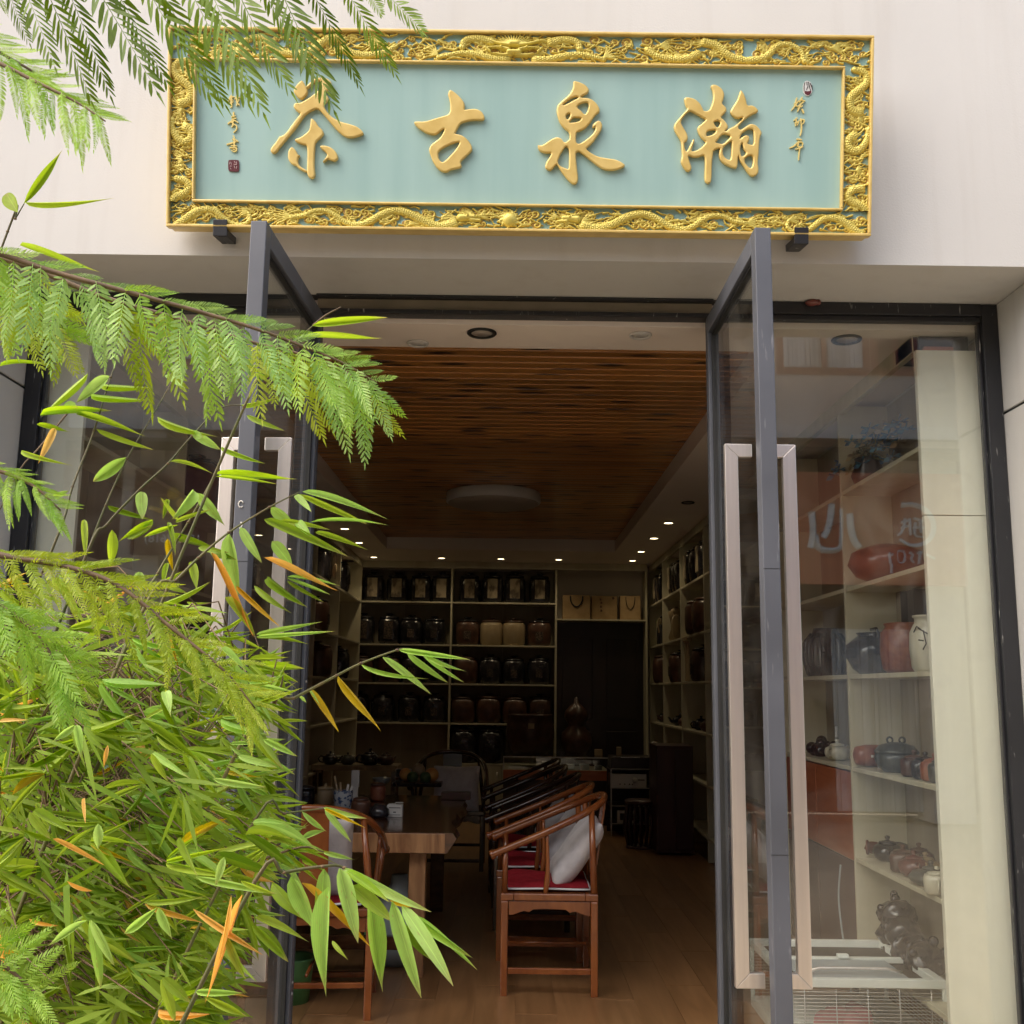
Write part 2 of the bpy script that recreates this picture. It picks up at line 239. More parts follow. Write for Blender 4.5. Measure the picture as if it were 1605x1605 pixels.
# ---------------------------------------------------------------- mesh helpers
class MB:
    def __init__(s): s.v = []; s.f = []; s.mi = []; s.sm = []
    def add(s, vs, fs, mi=0, sm=False):
        k = len(s.v); s.v += [tuple(v) for v in vs]
        for f in fs: s.f.append(tuple(i + k for i in f)); s.mi.append(mi); s.sm.append(sm)
        return s
    def box(s, x0, x1, y0, y1, z0, z1, mi=0):
        return s.add([(x0, y0, z0), (x1, y0, z0), (x1, y1, z0), (x0, y1, z0), (x0, y0, z1), (x1, y0, z1), (x1, y1, z1), (x0, y1, z1)],
                     [(0, 3, 2, 1), (4, 5, 6, 7), (0, 1, 5, 4), (1, 2, 6, 5), (2, 3, 7, 6), (3, 0, 4, 7)], mi)
    def tube(s, pts, r, n=8, mi=0, caps=True, flat=1.0):
        pts = [Vector(p) for p in pts]; m = len(pts); rs = r if isinstance(r, (list, tuple)) else [r] * m
        vs = []; up = None
        for i, p in enumerate(pts):
            t = (pts[min(i + 1, m - 1)] - pts[max(i - 1, 0)]).normalized()
            if up is None: up = t.orthogonal().normalized()
            a = (up - t * up.dot(t)).normalized(); up = a; b = t.cross(a)
            for k in range(n):
                q = 2 * math.pi * k / n; vs.append(p + a * math.cos(q) * rs[i] + b * math.sin(q) * rs[i] * flat)
        fs = [(i * n + k, i * n + (k + 1) % n, (i + 1) * n + (k + 1) % n, (i + 1) * n + k) for i in range(m - 1) for k in range(n)]
        if caps: fs += [tuple(range(n))[::-1], tuple((m - 1) * n + k for k in range(n))]
        return s.add(vs, fs, mi, True)
    def lathe(s, prof, c=(0, 0, 0), n=20, mi=0, sq=0, ax='z', close=True):
        vs = []
        for r, z in prof:
            for k in range(n):
                q = 2 * math.pi * k / n; x, y = math.cos(q), math.sin(q)
                if sq: g = (abs(x) ** sq + abs(y) ** sq) ** (-1 / sq); x *= g; y *= g
                p = (r * x, r * y, z)
                if ax == 'y': p = (r * x, z, r * y)
                if ax == 'x': p = (z, r * x, r * y)
                vs.append((c[0] + p[0], c[1] + p[1], c[2] + p[2]))
        m = len(prof); fs = [(i * n + k, i * n + (k + 1) % n, (i + 1) * n + (k + 1) % n, (i + 1) * n + k) for i in range(m - 1) for k in range(n)]
        if close: fs += [tuple(range(n))[::-1], tuple((m - 1) * n + k for k in range(n))]
        return s.add(vs, fs, mi, True)
    def prism(s, poly, a, b, axis='y', mi=0):
        """poly of (p,q); extruded from a to b along axis; (p,q) = the two other axes in order"""
        n = len(poly); o = {'y': lambda p, q, t: (p, t, q), 'x': lambda p, q, t: (t, p, q), 'z': lambda p, q, t: (p, q, t)}[axis]
        vs = [o(p, q, a) for p, q in poly] + [o(p, q, b) for p, q in poly]
        fs = [tuple(range(n)), tuple(range(n, 2 * n))[::-1]] + [(i, (i + 1) % n, n + (i + 1) % n, n + i) for i in range(n)]
        return s.add(vs, fs, mi)
    def ball(s, c, r, n=12, mi=0, sc_=(1, 1, 1)):
        prof = [(max(1e-4, math.sin(math.pi * i / 8)) , -math.cos(math.pi * i / 8)) for i in range(9)]
        k = len(s.v); s.lathe(prof, (0, 0, 0), n, mi)
        for i in range(k, len(s.v)): v = s.v[i]; s.v[i] = (c[0] + v[0] * r * sc_[0], c[1] + v[1] * r * sc_[1], c[2] + v[2] * r * sc_[2])
        return s
    def mesh(s, name, mats):
        me = bpy.data.meshes.new(name); me.from_pydata(s.v, [], s.f)
        for m in (mats if isinstance(mats, (list, tuple)) else [mats]): me.materials.append(m)
        me.polygons.foreach_set('material_index', s.mi); me.polygons.foreach_set('use_smooth', s.sm)
        me.update(); return me
    def build(s, name, mats, parent=None, bevel=0, fix=True):
        me = s.mesh(name, mats)
        if fix:
            bm = bmesh.new(); bm.from_mesh(me); bmesh.ops.recalc_face_normals(bm, faces=bm.faces); bm.to_mesh(me); bm.free()
        return link(name, me, parent, bevel)
def link(name, me, parent=None, bevel=0, M_=None):
    o = bpy.data.objects.new(name, me); col.objects.link(o)
    if parent: o.parent = parent
    if M_ is not None: o.matrix_local = M_
    if bevel:
        b = o.modifiers.new('bevel', 'BEVEL'); b.width = bevel; b.segments = 2; b.limit_method = 'ANGLE'; b.angle_limit = rad(40)
    return o
def tag(o, label=None, cat=None, group=None, kind=None):
    if label: o['label'] = label
    if cat: o['category'] = cat
    if group: o['group'] = group
    if kind: o['kind'] = kind
    return o
def thing(name, label, cat, loc=(0, 0, 0), rz=0, group=None):
    o = bpy.data.objects.new(name, None); col.objects.link(o); o.location = loc; o.rotation_euler = (0, 0, rz); o.empty_display_size = .05
    return tag(o, label, cat, group)
def kids(o): return [c for c in ALLCH.get(o.name, [])]
def dup(root, loc, rz=None, label=None, group=None, scale=None):
    def rec(o, par):
        c = o.copy(); col.objects.link(c)
        if par: c.parent = par
        for ch in list(o.children): rec(ch, c)
        return c
    r = rec(root, None); r.location = loc
    if rz is not None: r.rotation_euler = (0, 0, rz)
    if scale: r.scale = scale
    if label: r['label'] = label
    if group: r['group'] = group
    return r
def struct(o): o['kind'] = 'structure'; return o
def smooth(poly, it=2, closed=True):
    for _ in range(it):
        q = []; n = len(poly)
        for i in range(n if closed else n - 1):
            a, b = poly[i], poly[(i + 1) % n]
            q += [tuple(x * .75 + y * .25 for x, y in zip(a, b)), tuple(x * .25 + y * .75 for x, y in zip(a, b))]
        if not closed: q = [tuple(poly[0])] + q + [tuple(poly[-1])]
        poly = q
    return poly
def spline(pts, n=6):
    """catmull-rom through 3d points"""
    P = [Vector(p) for p in pts]; P = [P[0] * 2 - P[1]] + P + [P[-1] * 2 - P[-2]]; out = []
    for i in range(1, len(P) - 2):
        for k in range(n):
            t = k / n; a, b, c, d = P[i - 1:i + 3]
            out.append(.5 * ((2 * b) + (c - a) * t + (2 * a - 5 * b + 4 * c - d) * t * t + (3 * b - a - 3 * c + d) * t ** 3))
    return out + [P[-2]]
# ================================================================ BUILDING SHELL
YW = -.44; ZS = 3.184
m = MB()
fac = thing('facade_wall', 'pinkish white rendered shop wall with deep square opening around the glazed front', 'wall', (0, 0, 0))
m.box(-4.5, 4.5, YW, -.003, ZS, 6.5); m.build('upper_wall', M['paint'], fac)
for s in (-1, 1):
    zg = atX(1590, 638, 2.1).z if s > 0 else atX(19, 595, -2.1).z
    x0, x1 = sorted((s * 2.1, s * 4.5))
    MB().box(x0, x1, YW, -.003, zg + .006, ZS - .002).build('side_pier', M['paint'], fac, .004)
    MB().box(x0, x1, YW, -.003, -.1, zg - .006).build('side_pier', M['paint'], fac, .004)
    x0, x1 = sorted((s * 2.108, s * 4.49)); MB().box(x0, x1, YW + .01, -.004, zg - .008, zg + .008).build('groove', M['rubber'], fac)
fac['kind'] = 'thing'
# interior room
rm = MB(); rm.box(-2.6, 2.6, 9.12, 9.25, 0, 3.4)
struct(rm.build('back_wall', M['paint_in']))
struct(MB().box(2.06, 2.2, .01, 9.12, 0, 3.4).build('right_wall', M['paint_in']))
struct(MB().box(-2.3, -2.16, .01, 9.12, 0, 3.4).build('left_wall', M['paint_in']))
struct(MB().box(-2.16, 2.06, -.02, 9.12, -.05, 0).build('floor', M['floor']))
fb = MB().box(-.0965, .0965, 0, 1.197, 0, .0035).mesh('floor_board', M['floor_b']); flo = bpy.data.objects['floor']
for i in range(21):
    y = .02 - (i * .47 % 1.2)
    for k in range(6):
        ya = y + k * 1.2
        if ya < -.02: continue
        o = link('floor_board', fb, flo); o.location = (-2.0 + i * .195, ya, .0002 + .0006 * rnd())
        if -2.0 + i * .195 > 1.93: o.scale = (.9, 1, 1)
cl = struct(MB().box(-2.3, 2.2, .0, 9.25, 3.24, 3.36).build('ceiling', M['ceil']))
TX0, TX1, TY0, TY1 = -1.44, 1.195, .35, 7.65
for b in ((-2.16, 2.06, .03, TY0), (-2.16, 2.06, TY1, 9.12), (-2.16, TX0, TY0, TY1), (TX1, 2.06, TY0, TY1)):
    MB().box(b[0], b[1], b[2], b[3], 3.08, 3.238).build('drop_ceiling', M['ceil'], cl)
pl = None; y = TY0 + .004; i = 0
plank = MB(); plank.prism([(-.047, .0), (-.041, -.007), (.041, -.007), (.047, 0), (.048, .012), (-.048, .012)], TX0 + .003, TX1 - .003, 'x')
pm = plank.mesh('plank', M['pine'])
while y < TY1 - .1:
    o = link('plank', pm, cl); o.location = (0, y + .05, 3.21 + U(-.0006, .0006)); y += .1; i += 1
MB().box(TX0, TX1, TY0, TY1, 3.2225, 3.23).build('ceiling_backing', M['dark'], cl)
# ground outside
struct(MB().box(-40, 40, -60, -.021, -.14, -.04).build('ground', M['ground']))
# ---- window frame (fixed part of the shopfront)
fr = thing('shopfront_frame', 'black painted metal frame holding the fixed glass panes beside the open doors', 'window frame')
def bar(nm, x0, x1, z0, z1, y0=-.035, y1=.035, mt='black', bev=.003): return MB().box(x0, x1, y0, y1, z0, z1).build(nm, M[mt], fr, bev)
for s in (-1, 1):
    a, b = sorted((s * 2.03, s * 2.098)); bar('jamb', a, b, -.03, 3.18)
    a, b = sorted((s * 2.018, s * 2.03)); bar('glazing_bead', a, b, .0, 3.10, -.012, .02)
    a, b = sorted((s * .862, s * .93)); bar('mullion', a, b, -.03, 3.10)
    a, b = sorted((s * .93, s * 2.03)); bar('head_rail', a, b, 3.128, 3.182); bar('head_bead', a, b, 3.104, 3.128, -.02, .02)
    bar('sill_rail', a, b, -.03, .06)
    p = MB().box(a, b, -.005, .005, .06, 3.104).build('pane', M['glass'], fr)
bar('head_rail', -.93, .93, 3.183, 3.1835, -.036, .036)
bar('door_head', -.862, .862, 3.176, 3.183, -.04, .04)
bar('door_head', -.862, .862, 3.102, 3.122, -.04, .03)
bar('head_channel', -.862, .862, 3.122, 3.176, -.012, .03, 'channel')
bar('door_head_lip', -.862, .862, 3.1765, 3.1825, -.055, -.041)
# ---- door leaves
def door(s, label):
    d = thing('glass_door', label, 'door', (s * .852, -.05, 0), -rad(2.2) if s < 0 else 0)
    H = 3.085; T = .055; W = .93; st = .062
    x0, x1 = (-.028, .028)
    def B(nm, y0, y1, z0, z1, mt='frame', xa=x0, xb=x1): return MB().box(xa, xb, -y1, -y0, z0, z1).build(nm, M[mt], d, .003)
    B('stile', 0.0, .055, .01, H); B('stile', W - st, W, .01, H)
    B('rail', .056, W - st - .001, H - .075, H - .001); B('rail', .056, W - st - .001, .012, .12)
    for z0, z1, y0, y1 in ((.121, H - .076, .056, .07), (.121, H - .076, W - st - .014, W - st - .001)): B('glazing_bead', y0, y1, z0, z1, 'rubber', -.014, .014)
    B('glazing_bead', .071, W - st - .015, H - .09, H - .0765, 'rubber', -.014, .014)
    g = MB().box(-.005, .005, -(W - st - .012), -.068, .121, H - .088).build('pane', M['glass'], d)
    # seams on the hinge stile
    B('hinge_seam', .012, .018, .012, H - .002, 'rubber', -.0295, .0295)
    # pull handle: a steel loop passing through the stile
    hy = W - st * .5 - .10; z0, z1 = .575, 2.345; w2 = .122; t = .045; dpt = .026
    h = MB()
    def q(xa, xb, za, zb): return MB().box(xa, xb, -hy - dpt / 2, -hy + dpt / 2, za, zb)
    for sx in (-1, 1):
        xa, xb = sorted((sx * w2, sx * (w2 - t)))
        h = MB(); xi, xo = sx * (w2 - t), sx * w2
        h.prism([(xo, z0), (xo, z1), (xi, z1 - t), (xi, z0 + t)], -hy - dpt / 2, -hy + dpt / 2, 'y')
        h.build('pull_handle', M['steel'], d, .0015)
        for zz, sg in ((z1, -1), (z0, 1)):
            h = MB(); h.prism([(xo - sx * .001, zz), (xi - sx * .001, zz + sg * t), (sx * .0285, zz + sg * t), (sx * .0285, zz)], -hy - dpt / 2, -hy + dpt / 2, 'y')
            h.build('handle_arm', M['steel'], d, .0015)
    if s < 0:
        for zz in (2.09, 2.02):
            m = MB(); m.tube([(-.006 + .008 * math.cos(a), -W - .0012, zz + .011 * math.sin(a)) for a in (np.linspace(.3, 5.6, 9) if zz > 2.05 else np.linspace(-1.6, 1.2, 5))], .0022, 5); m.build('worn_letter', M['paper'], d)
    for zz in (.35, 1.5, 2.75):
        for q in (-1, 1): MB().lathe([(.006, 0), (.006, .002), (.003, .003)], (.0278 if s < 0 else -.0278, -.028, zz + q * .02), n=10, ax='x').build('screw', M['amp'], d)
    for z in (1.0, 1.9):
        MB().box(-.0285, .0285, -W - .0008, -W, z, z + .0015).build('frame_seam', M['rubber'], d)
    return d
door(1, 'right open glass door leaf, the one with the side window and shelves behind it')
door(-1, 'left open glass door leaf, half hidden by the bamboo leaves')
for a_, b_, lb, mt_ in ((1268, 470, 'small brown mud nest stuck on the head rail right of the door', 'tanj'),):
    p = atY(a_ + 6, b_ + 2, -.06); t = thing('mud_nest', lb, 'nest', (p.x, -.05, 3.184)); m = MB(); m.ball((0, 0, -.012), .024, 10, sc_=(1.3, .9, .6)); m.ball((.025, .0, -.01), .014, 8); m.build('mud', M['redj'], t)
t = thing('black_case', 'black case pushed in above the pale end board in the window corner', 'case', (1.90, .2, 3.001)); MB().box(-.13, .12, -.11, .1, 0, .075).build('case', M['rubber'], t, .004)
t = thing('wood_offcut', 'orange wooden offcut in front of the black case above the end board', 'offcut', (1.88, .072, 3.001)); MB().box(-.07, .06, -.012, .012, 0, .018).build('board', M['cab'], t, .002)
# ================================================================ SIGNBOARD
TH = rad(10); YB = -.56
b0 = atY(810, 363.5, YB)
SR = Matrix.Rotation(TH, 3, 'X')       # tilt: top leans towards the street
ev = Vector((0, -math.sin(TH), math.cos(TH))); en = Vector((0, -math.cos(TH), -math.sin(TH)))
def S(px, py):
    d = ray(px, py); t = (b0 - CAM).dot(en) / d.dot(en); p = CAM + d * t - b0
    return (p.x, p.dot(ev))
sign = thing('shop_sign', 'pale teal signboard with gold dragon frame and four raised gold Chinese characters above the doors', 'sign', b0)
sign.rotation_euler = (TH, 0, 0)       # local x right, z up the board, -y out of the face
cor = [S(258, 357), S(1362.5, 370), S(1371, 54), S(268, 45)]
SX0 = (cor[0][0] + cor[3][0]) / 2; SX1 = (cor[1][0] + cor[2][0]) / 2; SZ0 = (cor[0][1] + cor[1][1]) / 2; SZ1 = (cor[2][1] + cor[3][1]) / 2
inn = [S(304, 313), S(1316, 327), S(1321.5, 105), S(308.7, 98)]
IX0 = (inn[0][0] + inn[3][0]) / 2; IX1 = (inn[1][0] + inn[2][0]) / 2; IZ0 = (inn[0][1] + inn[1][1]) / 2; IZ1 = (inn[2][1] + inn[3][1]) / 2
MB().box(SX0 + .004, SX1 - .004, .03, .085, SZ0 + .004, SZ1 - .004).build('backing_box', M['gold'], sign, .003)
MB().box(IX0 - .02, IX1 + .02, .014, .0295, IZ0 - .02, IZ1 + .02).build('teal_panel', M['teal'], sign)
e = .011
for bx in ((SX0, SX1, SZ0, SZ0 + e), (SX0, SX1, SZ1 - e, SZ1), (SX0, SX0 + e, SZ0 + e + .0005, SZ1 - e - .0005), (SX1 - e, SX1, SZ0 + e + .0005, SZ1 - e - .0005)):
    MB().box(bx[0], bx[1], -.012, .0295, bx[2], bx[3]).build('outer_moulding', M['gold'], sign, .003)
e = .009
for bx in ((IX0 - e, IX1 + e, IZ0 - e, IZ0), (IX0 - e, IX1 + e, IZ1, IZ1 + e), (IX0 - e, IX0, IZ0 + .0005, IZ1 - .0005), (IX1, IX1 + e, IZ0 + .0005, IZ1 - .0005)):
    MB().box(bx[0], bx[1], -.010, .0138, bx[2], bx[3]).build('inner_moulding', M['gold'], sign, .003)
# -- carved relief: height fields with coiling dragons, manes and clouds
rs = np.random.RandomState(5)
def seg_d(X, Z, poly):
    """distance to polyline, arc length and signed side"""
    best = np.full(X.shape, 1e9); arc = np.zeros(X.shape); side = np.zeros(X.shape); a0 = 0
    for (x0, z0), (x1, z1) in zip(poly[:-1], poly[1:]):
        dx, dz = x1 - x0, z1 - z0; l = math.hypot(dx, dz) + 1e-9
        t = np.clip(((X - x0) * dx + (Z - z0) * dz) / l / l, 0, 1)
        d = np.hypot(X - x0 - t * dx, Z - z0 - t * dz); k = d < best
        best[k] = d[k]; arc[k] = (a0 + t * l)[k]; side[k] = (((X - x0) * dz - (Z - z0) * dx) / l)[k]; a0 += l
    return best, arc, side, a0
def relief(x0, x1, z0, z1, bodies, flames, curls, extra=None, seed=1, name='carved_relief'):
    """all lists in board metres"""
    g = .0019; nx = int((x1 - x0) / g); nz = int((z1 - z0) / g)
    xs = np.linspace(x0, x1, nx); zs = np.linspace(z0, z1, nz); X, Z = np.meshgrid(xs, zs); H = np.zeros(X.shape)
    def crop(cx0, cx1, cz0, cz1): return (slice(max(0, int((cz0 - z0) / g)), max(0, int((cz1 - z0) / g) + 1)), slice(max(0, int((cx0 - x0) / g)), max(0, int((cx1 - x0) / g) + 1)))
    def stamp(poly, r0, r1, amp, scales=False, taper=True):
        px = [p[0] for p in poly]; pz = [p[1] for p in poly]; R = max(r0, r1) * 1.2
        sl_ = crop(min(px) - R, max(px) + R, min(pz) - R, max(pz) + R); xx, zz = X[sl_], Z[sl_]
        if xx.size == 0: return
        d, a, sd_, tot = seg_d(xx, zz, poly); f = a / max(tot, 1e-6); r = r0 + (r1 - r0) * f
        h = np.sqrt(np.clip(1 - (d / r) ** 2, 0, 1)) * amp * (.45 + .55 * r / max(r0, r1))
        if scales:
            u = a / .0085; v = sd_ / .0075; row = np.floor(u); q = v + .5 * (row % 2); fx = (q - np.floor(q)) - .5; fy = u - row
            sc_ = np.clip(1 - ((fx * 2) ** 2 + (fy) ** 2) * .8, 0, 1); h = h * (.80 + .32 * sc_)
            rid = np.clip(1 - np.abs(sd_ - r * .55) / .004, 0, 1) * (.6 + .4 * np.sin(a / .004)); h += rid * amp * .12 * (d < r)
        H[sl_] = np.maximum(H[sl_], h)
    for c in curls:
        cx, cz, R, k = c; sl_ = crop(cx - R * 1.3, cx + R * 1.3, cz - R, cz + R); xx, zz = X[sl_], Z[sl_]
        if xx.size == 0: continue
        d = np.hypot((xx - cx) / 1.25, zz - cz); an = np.arctan2(zz - cz, xx - cx)
        h = .0052 * np.clip((R - d) / (R * .25), 0, 1) * (.62 + .38 * np.cos(d / R * 9.5 + an * k)); H[sl_] = np.maximum(H[sl_], h)
    for (p, r0, r1) in flames: stamp(p, r0, r1, .0075)
    for (p, r0, r1) in bodies: stamp(p, r0, r1, .0125, True)
    if extra: extra(X, Z, H, stamp)
    nn = rs.rand(*H.shape) * .0005; H = np.where(H > .0006, H + nn, 0)
    ysurf = .0105 - H * 1.45; ysurf = np.where(H > 0, ysurf, .0125)
    vs = np.stack([X, ysurf, Z], -1).reshape(-1, 3); idx = np.arange(nx * nz).reshape(nz, nx)
    fs = np.stack([idx[:-1, :-1], idx[:-1, 1:], idx[1:, 1:], idx[1:, :-1]], -1).reshape(-1, 4)
    me = bpy.data.meshes.new(name); me.vertices.add(len(vs)); me.vertices.foreach_set('co', vs.ravel())
    me.loops.add(fs.size); me.loops.foreach_set('vertex_index', fs.ravel()); me.polygons.add(len(fs))
    me.polygons.foreach_set('loop_start', np.arange(0, fs.size, 4)); me.polygons.foreach_set('loop_total', np.full(len(fs), 4))
    me.update(calc_edges=True); me.polygons.foreach_set('use_smooth', np.ones(len(fs), bool))
    at = me.attributes.new('hgt', 'FLOAT', 'POINT'); at.data.foreach_set('value', np.clip(H.ravel() / .013, 0, 1)); me.materials.append(M['relief'])
    return link(name, me, sign)
def zc(pts, ox, oy, s): return [S(ox + x / s, oy + y / s) for x, y in pts]
def mirror(p, c=None):
    c = (SX0 + SX1) / 2 if c is None else c
    return [(2 * c - x, z) for x, z in p]
def sm_(p): return smooth(p, 2, False)
def wave(x, z, L_, ang, bend, n=6):
    pts = []; a = ang
    for i in range(n): pts.append((x, z)); x += math.cos(a) * L_ / n; z += math.sin(a) * L_ / n; a += bend * math.sin(i * 1.6)
    return pts
def filler(x0, x1, z0, z1, n, nc, seed):
    r = random.Random(seed); fl = []; cu = []
    for _ in range(n):
        fl.append((wave(r.uniform(x0, x1), r.uniform(z0, z1), r.uniform(.035, .085), r.choice([0, math.pi]) + r.uniform(-.7, .7), r.uniform(-.8, .8)), r.uniform(.0035, .0055), .0015))
    for _ in range(nc): cu.append((r.uniform(x0, x1), r.uniform(z0 + .01, z1 - .01), r.uniform(.011, .02), r.choice([-1, 1, 2])))
    return fl, cu
def fan(x, z, n, a0, a1, L_, r0=.005):
    return [(wave(x, z, L_ * (.8 + .3 * ((i * 7) % 3) / 2), a0 + (a1 - a0) * i / (n - 1), .35), r0, .0018) for i in range(n)]
O3 = (250, 310, 2.866); O4 = (250, 40, 2.866)
bb = [zc([(75, 122), (110, 100), (150, 65), (200, 47), (250, 55), (290, 95), (330, 120), (380, 120), (410, 95), (400, 68)], *O3),
      zc([(590, 85), (650, 80), (690, 55), (740, 52), (790, 75), (830, 110), (880, 125), (940, 110), (990, 75), (1050, 52), (1110, 62), (1160, 90), (1210, 118), (1270, 132), (1320, 118)], *O3)]
bodies = [(sm_(bb[0]), .018, .008), (sm_(bb[1]), .009, .020)]; bodies += [(mirror(p), a, b) for p, a, b in bodies]
def fl_at(x, y, O, n, a0, a1, L_): p = zc([(x, y)], *O)[0]; f = fan(p[0], p[1], n, a0, a1, L_); return f + [(mirror(q), r0, r1) for q, r0, r1 in f]
fl = fl_at(400, 66, O3, 5, 2.4, 3.5, .10) + fl_at(590, 85, O3, 6, 2.5, 3.6, .15) + fl_at(1330, 100, O3, 7, 2.2, 4.0, .09) + fl_at(1440, 80, O3, 5, -.6, .9, .06)
f2, cu = filler(SX0 + .015, SX1 - .015, SZ0 + .015, IZ0 - .015, 360, 210, 3)
def pearl(X, Z, H, stamp):
    cx, cz = zc([(1572, 97)], *O3)[0]
    d = np.hypot(X - cx, Z - cz); h = np.sqrt(np.clip(1 - (d / .03) ** 2, 0, 1)) * .016; np.maximum(H, h, out=H)
    for a in np.linspace(0, 6.28, 11)[:-1]: stamp([(cx + .028 * math.cos(a), cz + .022 * math.sin(a)), (cx + .048 * math.cos(a + .3), cz + .03 * math.sin(a + .3))], .009, .004, .008)
    for sx in (-1, 1):
        hx, hz = zc([(1375, 88)], *O3)[0]; hx = hx if sx < 0 else (SX0 + SX1) - hx; t = -sx
        stamp([(hx - .02 * t, hz), (hx + .03 * t, hz + .004)], .017, .012, .015); stamp([(hx + .02 * t, hz - .008), (hx + .055 * t, hz - .01)], .009, .006, .012)
        stamp([(hx, hz + .012), (hx - .045 * t, hz + .024)], .005, .002, .014); stamp([(hx + .03 * t, hz), (hx + .075 * t, hz + .016)], .003, .0015, .010)
        d = np.hypot(X - hx - .008 * t, Z - hz - .008); np.maximum(H, np.sqrt(np.clip(1 - (d / .006) ** 2, 0, 1)) * .019, out=H)
relief(SX0 + .010, SX1 - .010, SZ0 + .010, IZ0 - .008, bodies, fl + f2, cu, pearl, 1)
tb = [zc([(350, 125), (365, 75), (420, 45), (480, 55), (505, 100), (560, 125), (640, 128), (700, 105), (740, 62), (800, 50)], *O4),
      zc([(830, 105), (880, 130), (950, 132), (1020, 120), (1060, 90)], *O4),
      zc([(1250, 140), (1300, 130), (1360, 118), (1430, 128), (1500, 150), (1560, 150)], *O4),
      zc([(1360, 95), (1370, 62), (1430, 52), (1490, 70)], *O4)]
bodies = [(sm_(tb[0]), .010, .018), (sm_(tb[1]), .017, .012), (sm_(tb[2]), .008, .017), (sm_(tb[3]), .014, .018)]; bodies += [(mirror(p), a, b) for p, a, b in bodies]
fl = fl_at(350, 110, O4, 5, 2.0, 4.2, .07) + fl_at(1250, 130, O4, 6, 1.9, 3.3, .12) + fl_at(1000, 70, O4, 7, 2.5, 3.8, .13) + fl_at(230, 60, O4, 6, 2.6, 3.6, .12) + fl_at(800, 55, O4, 5, -.6, .7, .08)
f2, cu = filler(SX0 + .015, SX1 - .015, IZ1 + .015, SZ1 - .015, 360, 210, 4)
def face(X, Z, H, stamp):
    cx, cz = zc([(1592, 95)], *O4)[0]
    for i in range(17):
        a = math.pi * (i / 16) ; stamp([(cx + .01 * math.cos(a), cz + .005), (cx + .075 * math.cos(a), cz + .012 + .045 * math.sin(a))], .006, .0018, .014)
    stamp([(cx - .012, cz + .012), (cx + .012, cz + .012)], .014, .014, .019)
    for sx in (-1, 1):
        stamp(sm_([(cx + sx * .02, cz + .006), (cx + sx * .06, cz + .012), (cx + sx * .11, cz + .028), (cx + sx * .125, cz + .02)]), .010, .004, .016)
        stamp(sm_([(cx + sx * .02, cz - .012), (cx + sx * .055, cz - .002), (cx + sx * .1, cz - .004)]), .008, .004, .017)
        stamp(sm_([(cx + sx * .01, cz - .03), (cx + sx * .05, cz - .034), (cx + sx * .09, cz - .02), (cx + sx * .11, cz - .002)]), .008, .005, .015)
        d = np.hypot((X - cx - sx * .075) / 1.5, Z - cz + .016); np.minimum(H, np.where(d < .010, .002, 1), out=H)
        d = np.hypot(X - cx - sx * .05, Z - cz + .004); np.maximum(H, np.sqrt(np.clip(1 - (d / .008) ** 2, 0, 1)) * .02, out=H)
    stamp([(cx - .02, cz - .022), (cx + .02, cz - .022)], .012, .012, .02)
relief(SX0 + .010, SX1 - .010, IZ1 + .008, SZ1 - .010, bodies, fl + f2, cu, face, 2)
O5 = (250, 90, 5.73)
sb = [zc([(240, 20), (160, 40), (120, 90), (130, 150), (200, 205), (270, 260), (290, 330), (260, 390), (190, 410)], *O5),
      zc([(100, 560), (105, 640), (150, 720), (220, 765), (285, 730), (290, 660), (235, 620)], *O5),
      zc([(150, 1085), (230, 1100), (285, 1160), (230, 1220), (130, 1250), (95, 1310), (140, 1370)], *O5)]
left_b = [(sm_(p), .014, .019) for p in sb]
for sx in (-1, 1):
    B_ = left_b if sx < 0 else [(mirror(p), a, b) for p, a, b in left_b]
    x0, x1 = (SX0 + .010, IX0 - .008) if sx < 0 else (IX1 + .008, SX1 - .010)
    f2, cu = filler(x0 + .01, x1 - .01, IZ0, IZ1, 95, 60, 8 + sx); hd = []
    for yy in (470, 930, 30, 1430):
        p = zc([(200, yy)], *O5)[0]; q = fan(p[0], p[1], 7, 1.9, 4.4, .055); hd += q if sx < 0 else [(mirror(z_), a, b) for z_, a, b in q]
    relief(x0, x1, IZ0 - .0085, IZ1 + .0085, B_, hd + f2, cu, None, 5 + sx)
# -- raised characters (outlines followed from the board)
def glyph(name, outer, holes, O, ext=.016, bev=.005, mt='gold', lift=.0137, it=2, label=None):
    cu = bpy.data.curves.new(name, 'CURVE'); cu.dimensions = '2D'; cu.fill_mode = 'BOTH'; cu.extrude = ext / 2 - bev * .6; cu.bevel_depth = bev; cu.bevel_resolution = 1; cu.offset = -bev * .9
    for poly in outer + holes:
        pts = smooth([S(O[0] + x / O[2], O[1] + y / O[2]) for x, y in poly], it)
        sp = cu.splines.new('POLY'); sp.points.add(len(pts) - 1); sp.use_cyclic_u = True
        for p, q in zip(sp.points, pts): p.co = (q[0], q[1], 0, 1)
    cu.materials.append(M[mt]); t = bpy.data.objects.new(name + '_c', cu); col.objects.link(t)
    dg = bpy.context.evaluated_depsgraph_get(); me = bpy.data.meshes.new_from_object(t.evaluated_get(dg)); bpy.data.objects.remove(t); bpy.data.curves.remove(cu)
    me.name = name
    me.transform(Matrix.Rotation(math.pi / 2, 4, 'X')); me.transform(Matrix.Translation((0, lift - ext / 2, 0)))
    o = link(name, me, sign)
    if label: o['label'] = label
    return o
Oc = (415, 112, 8.917)
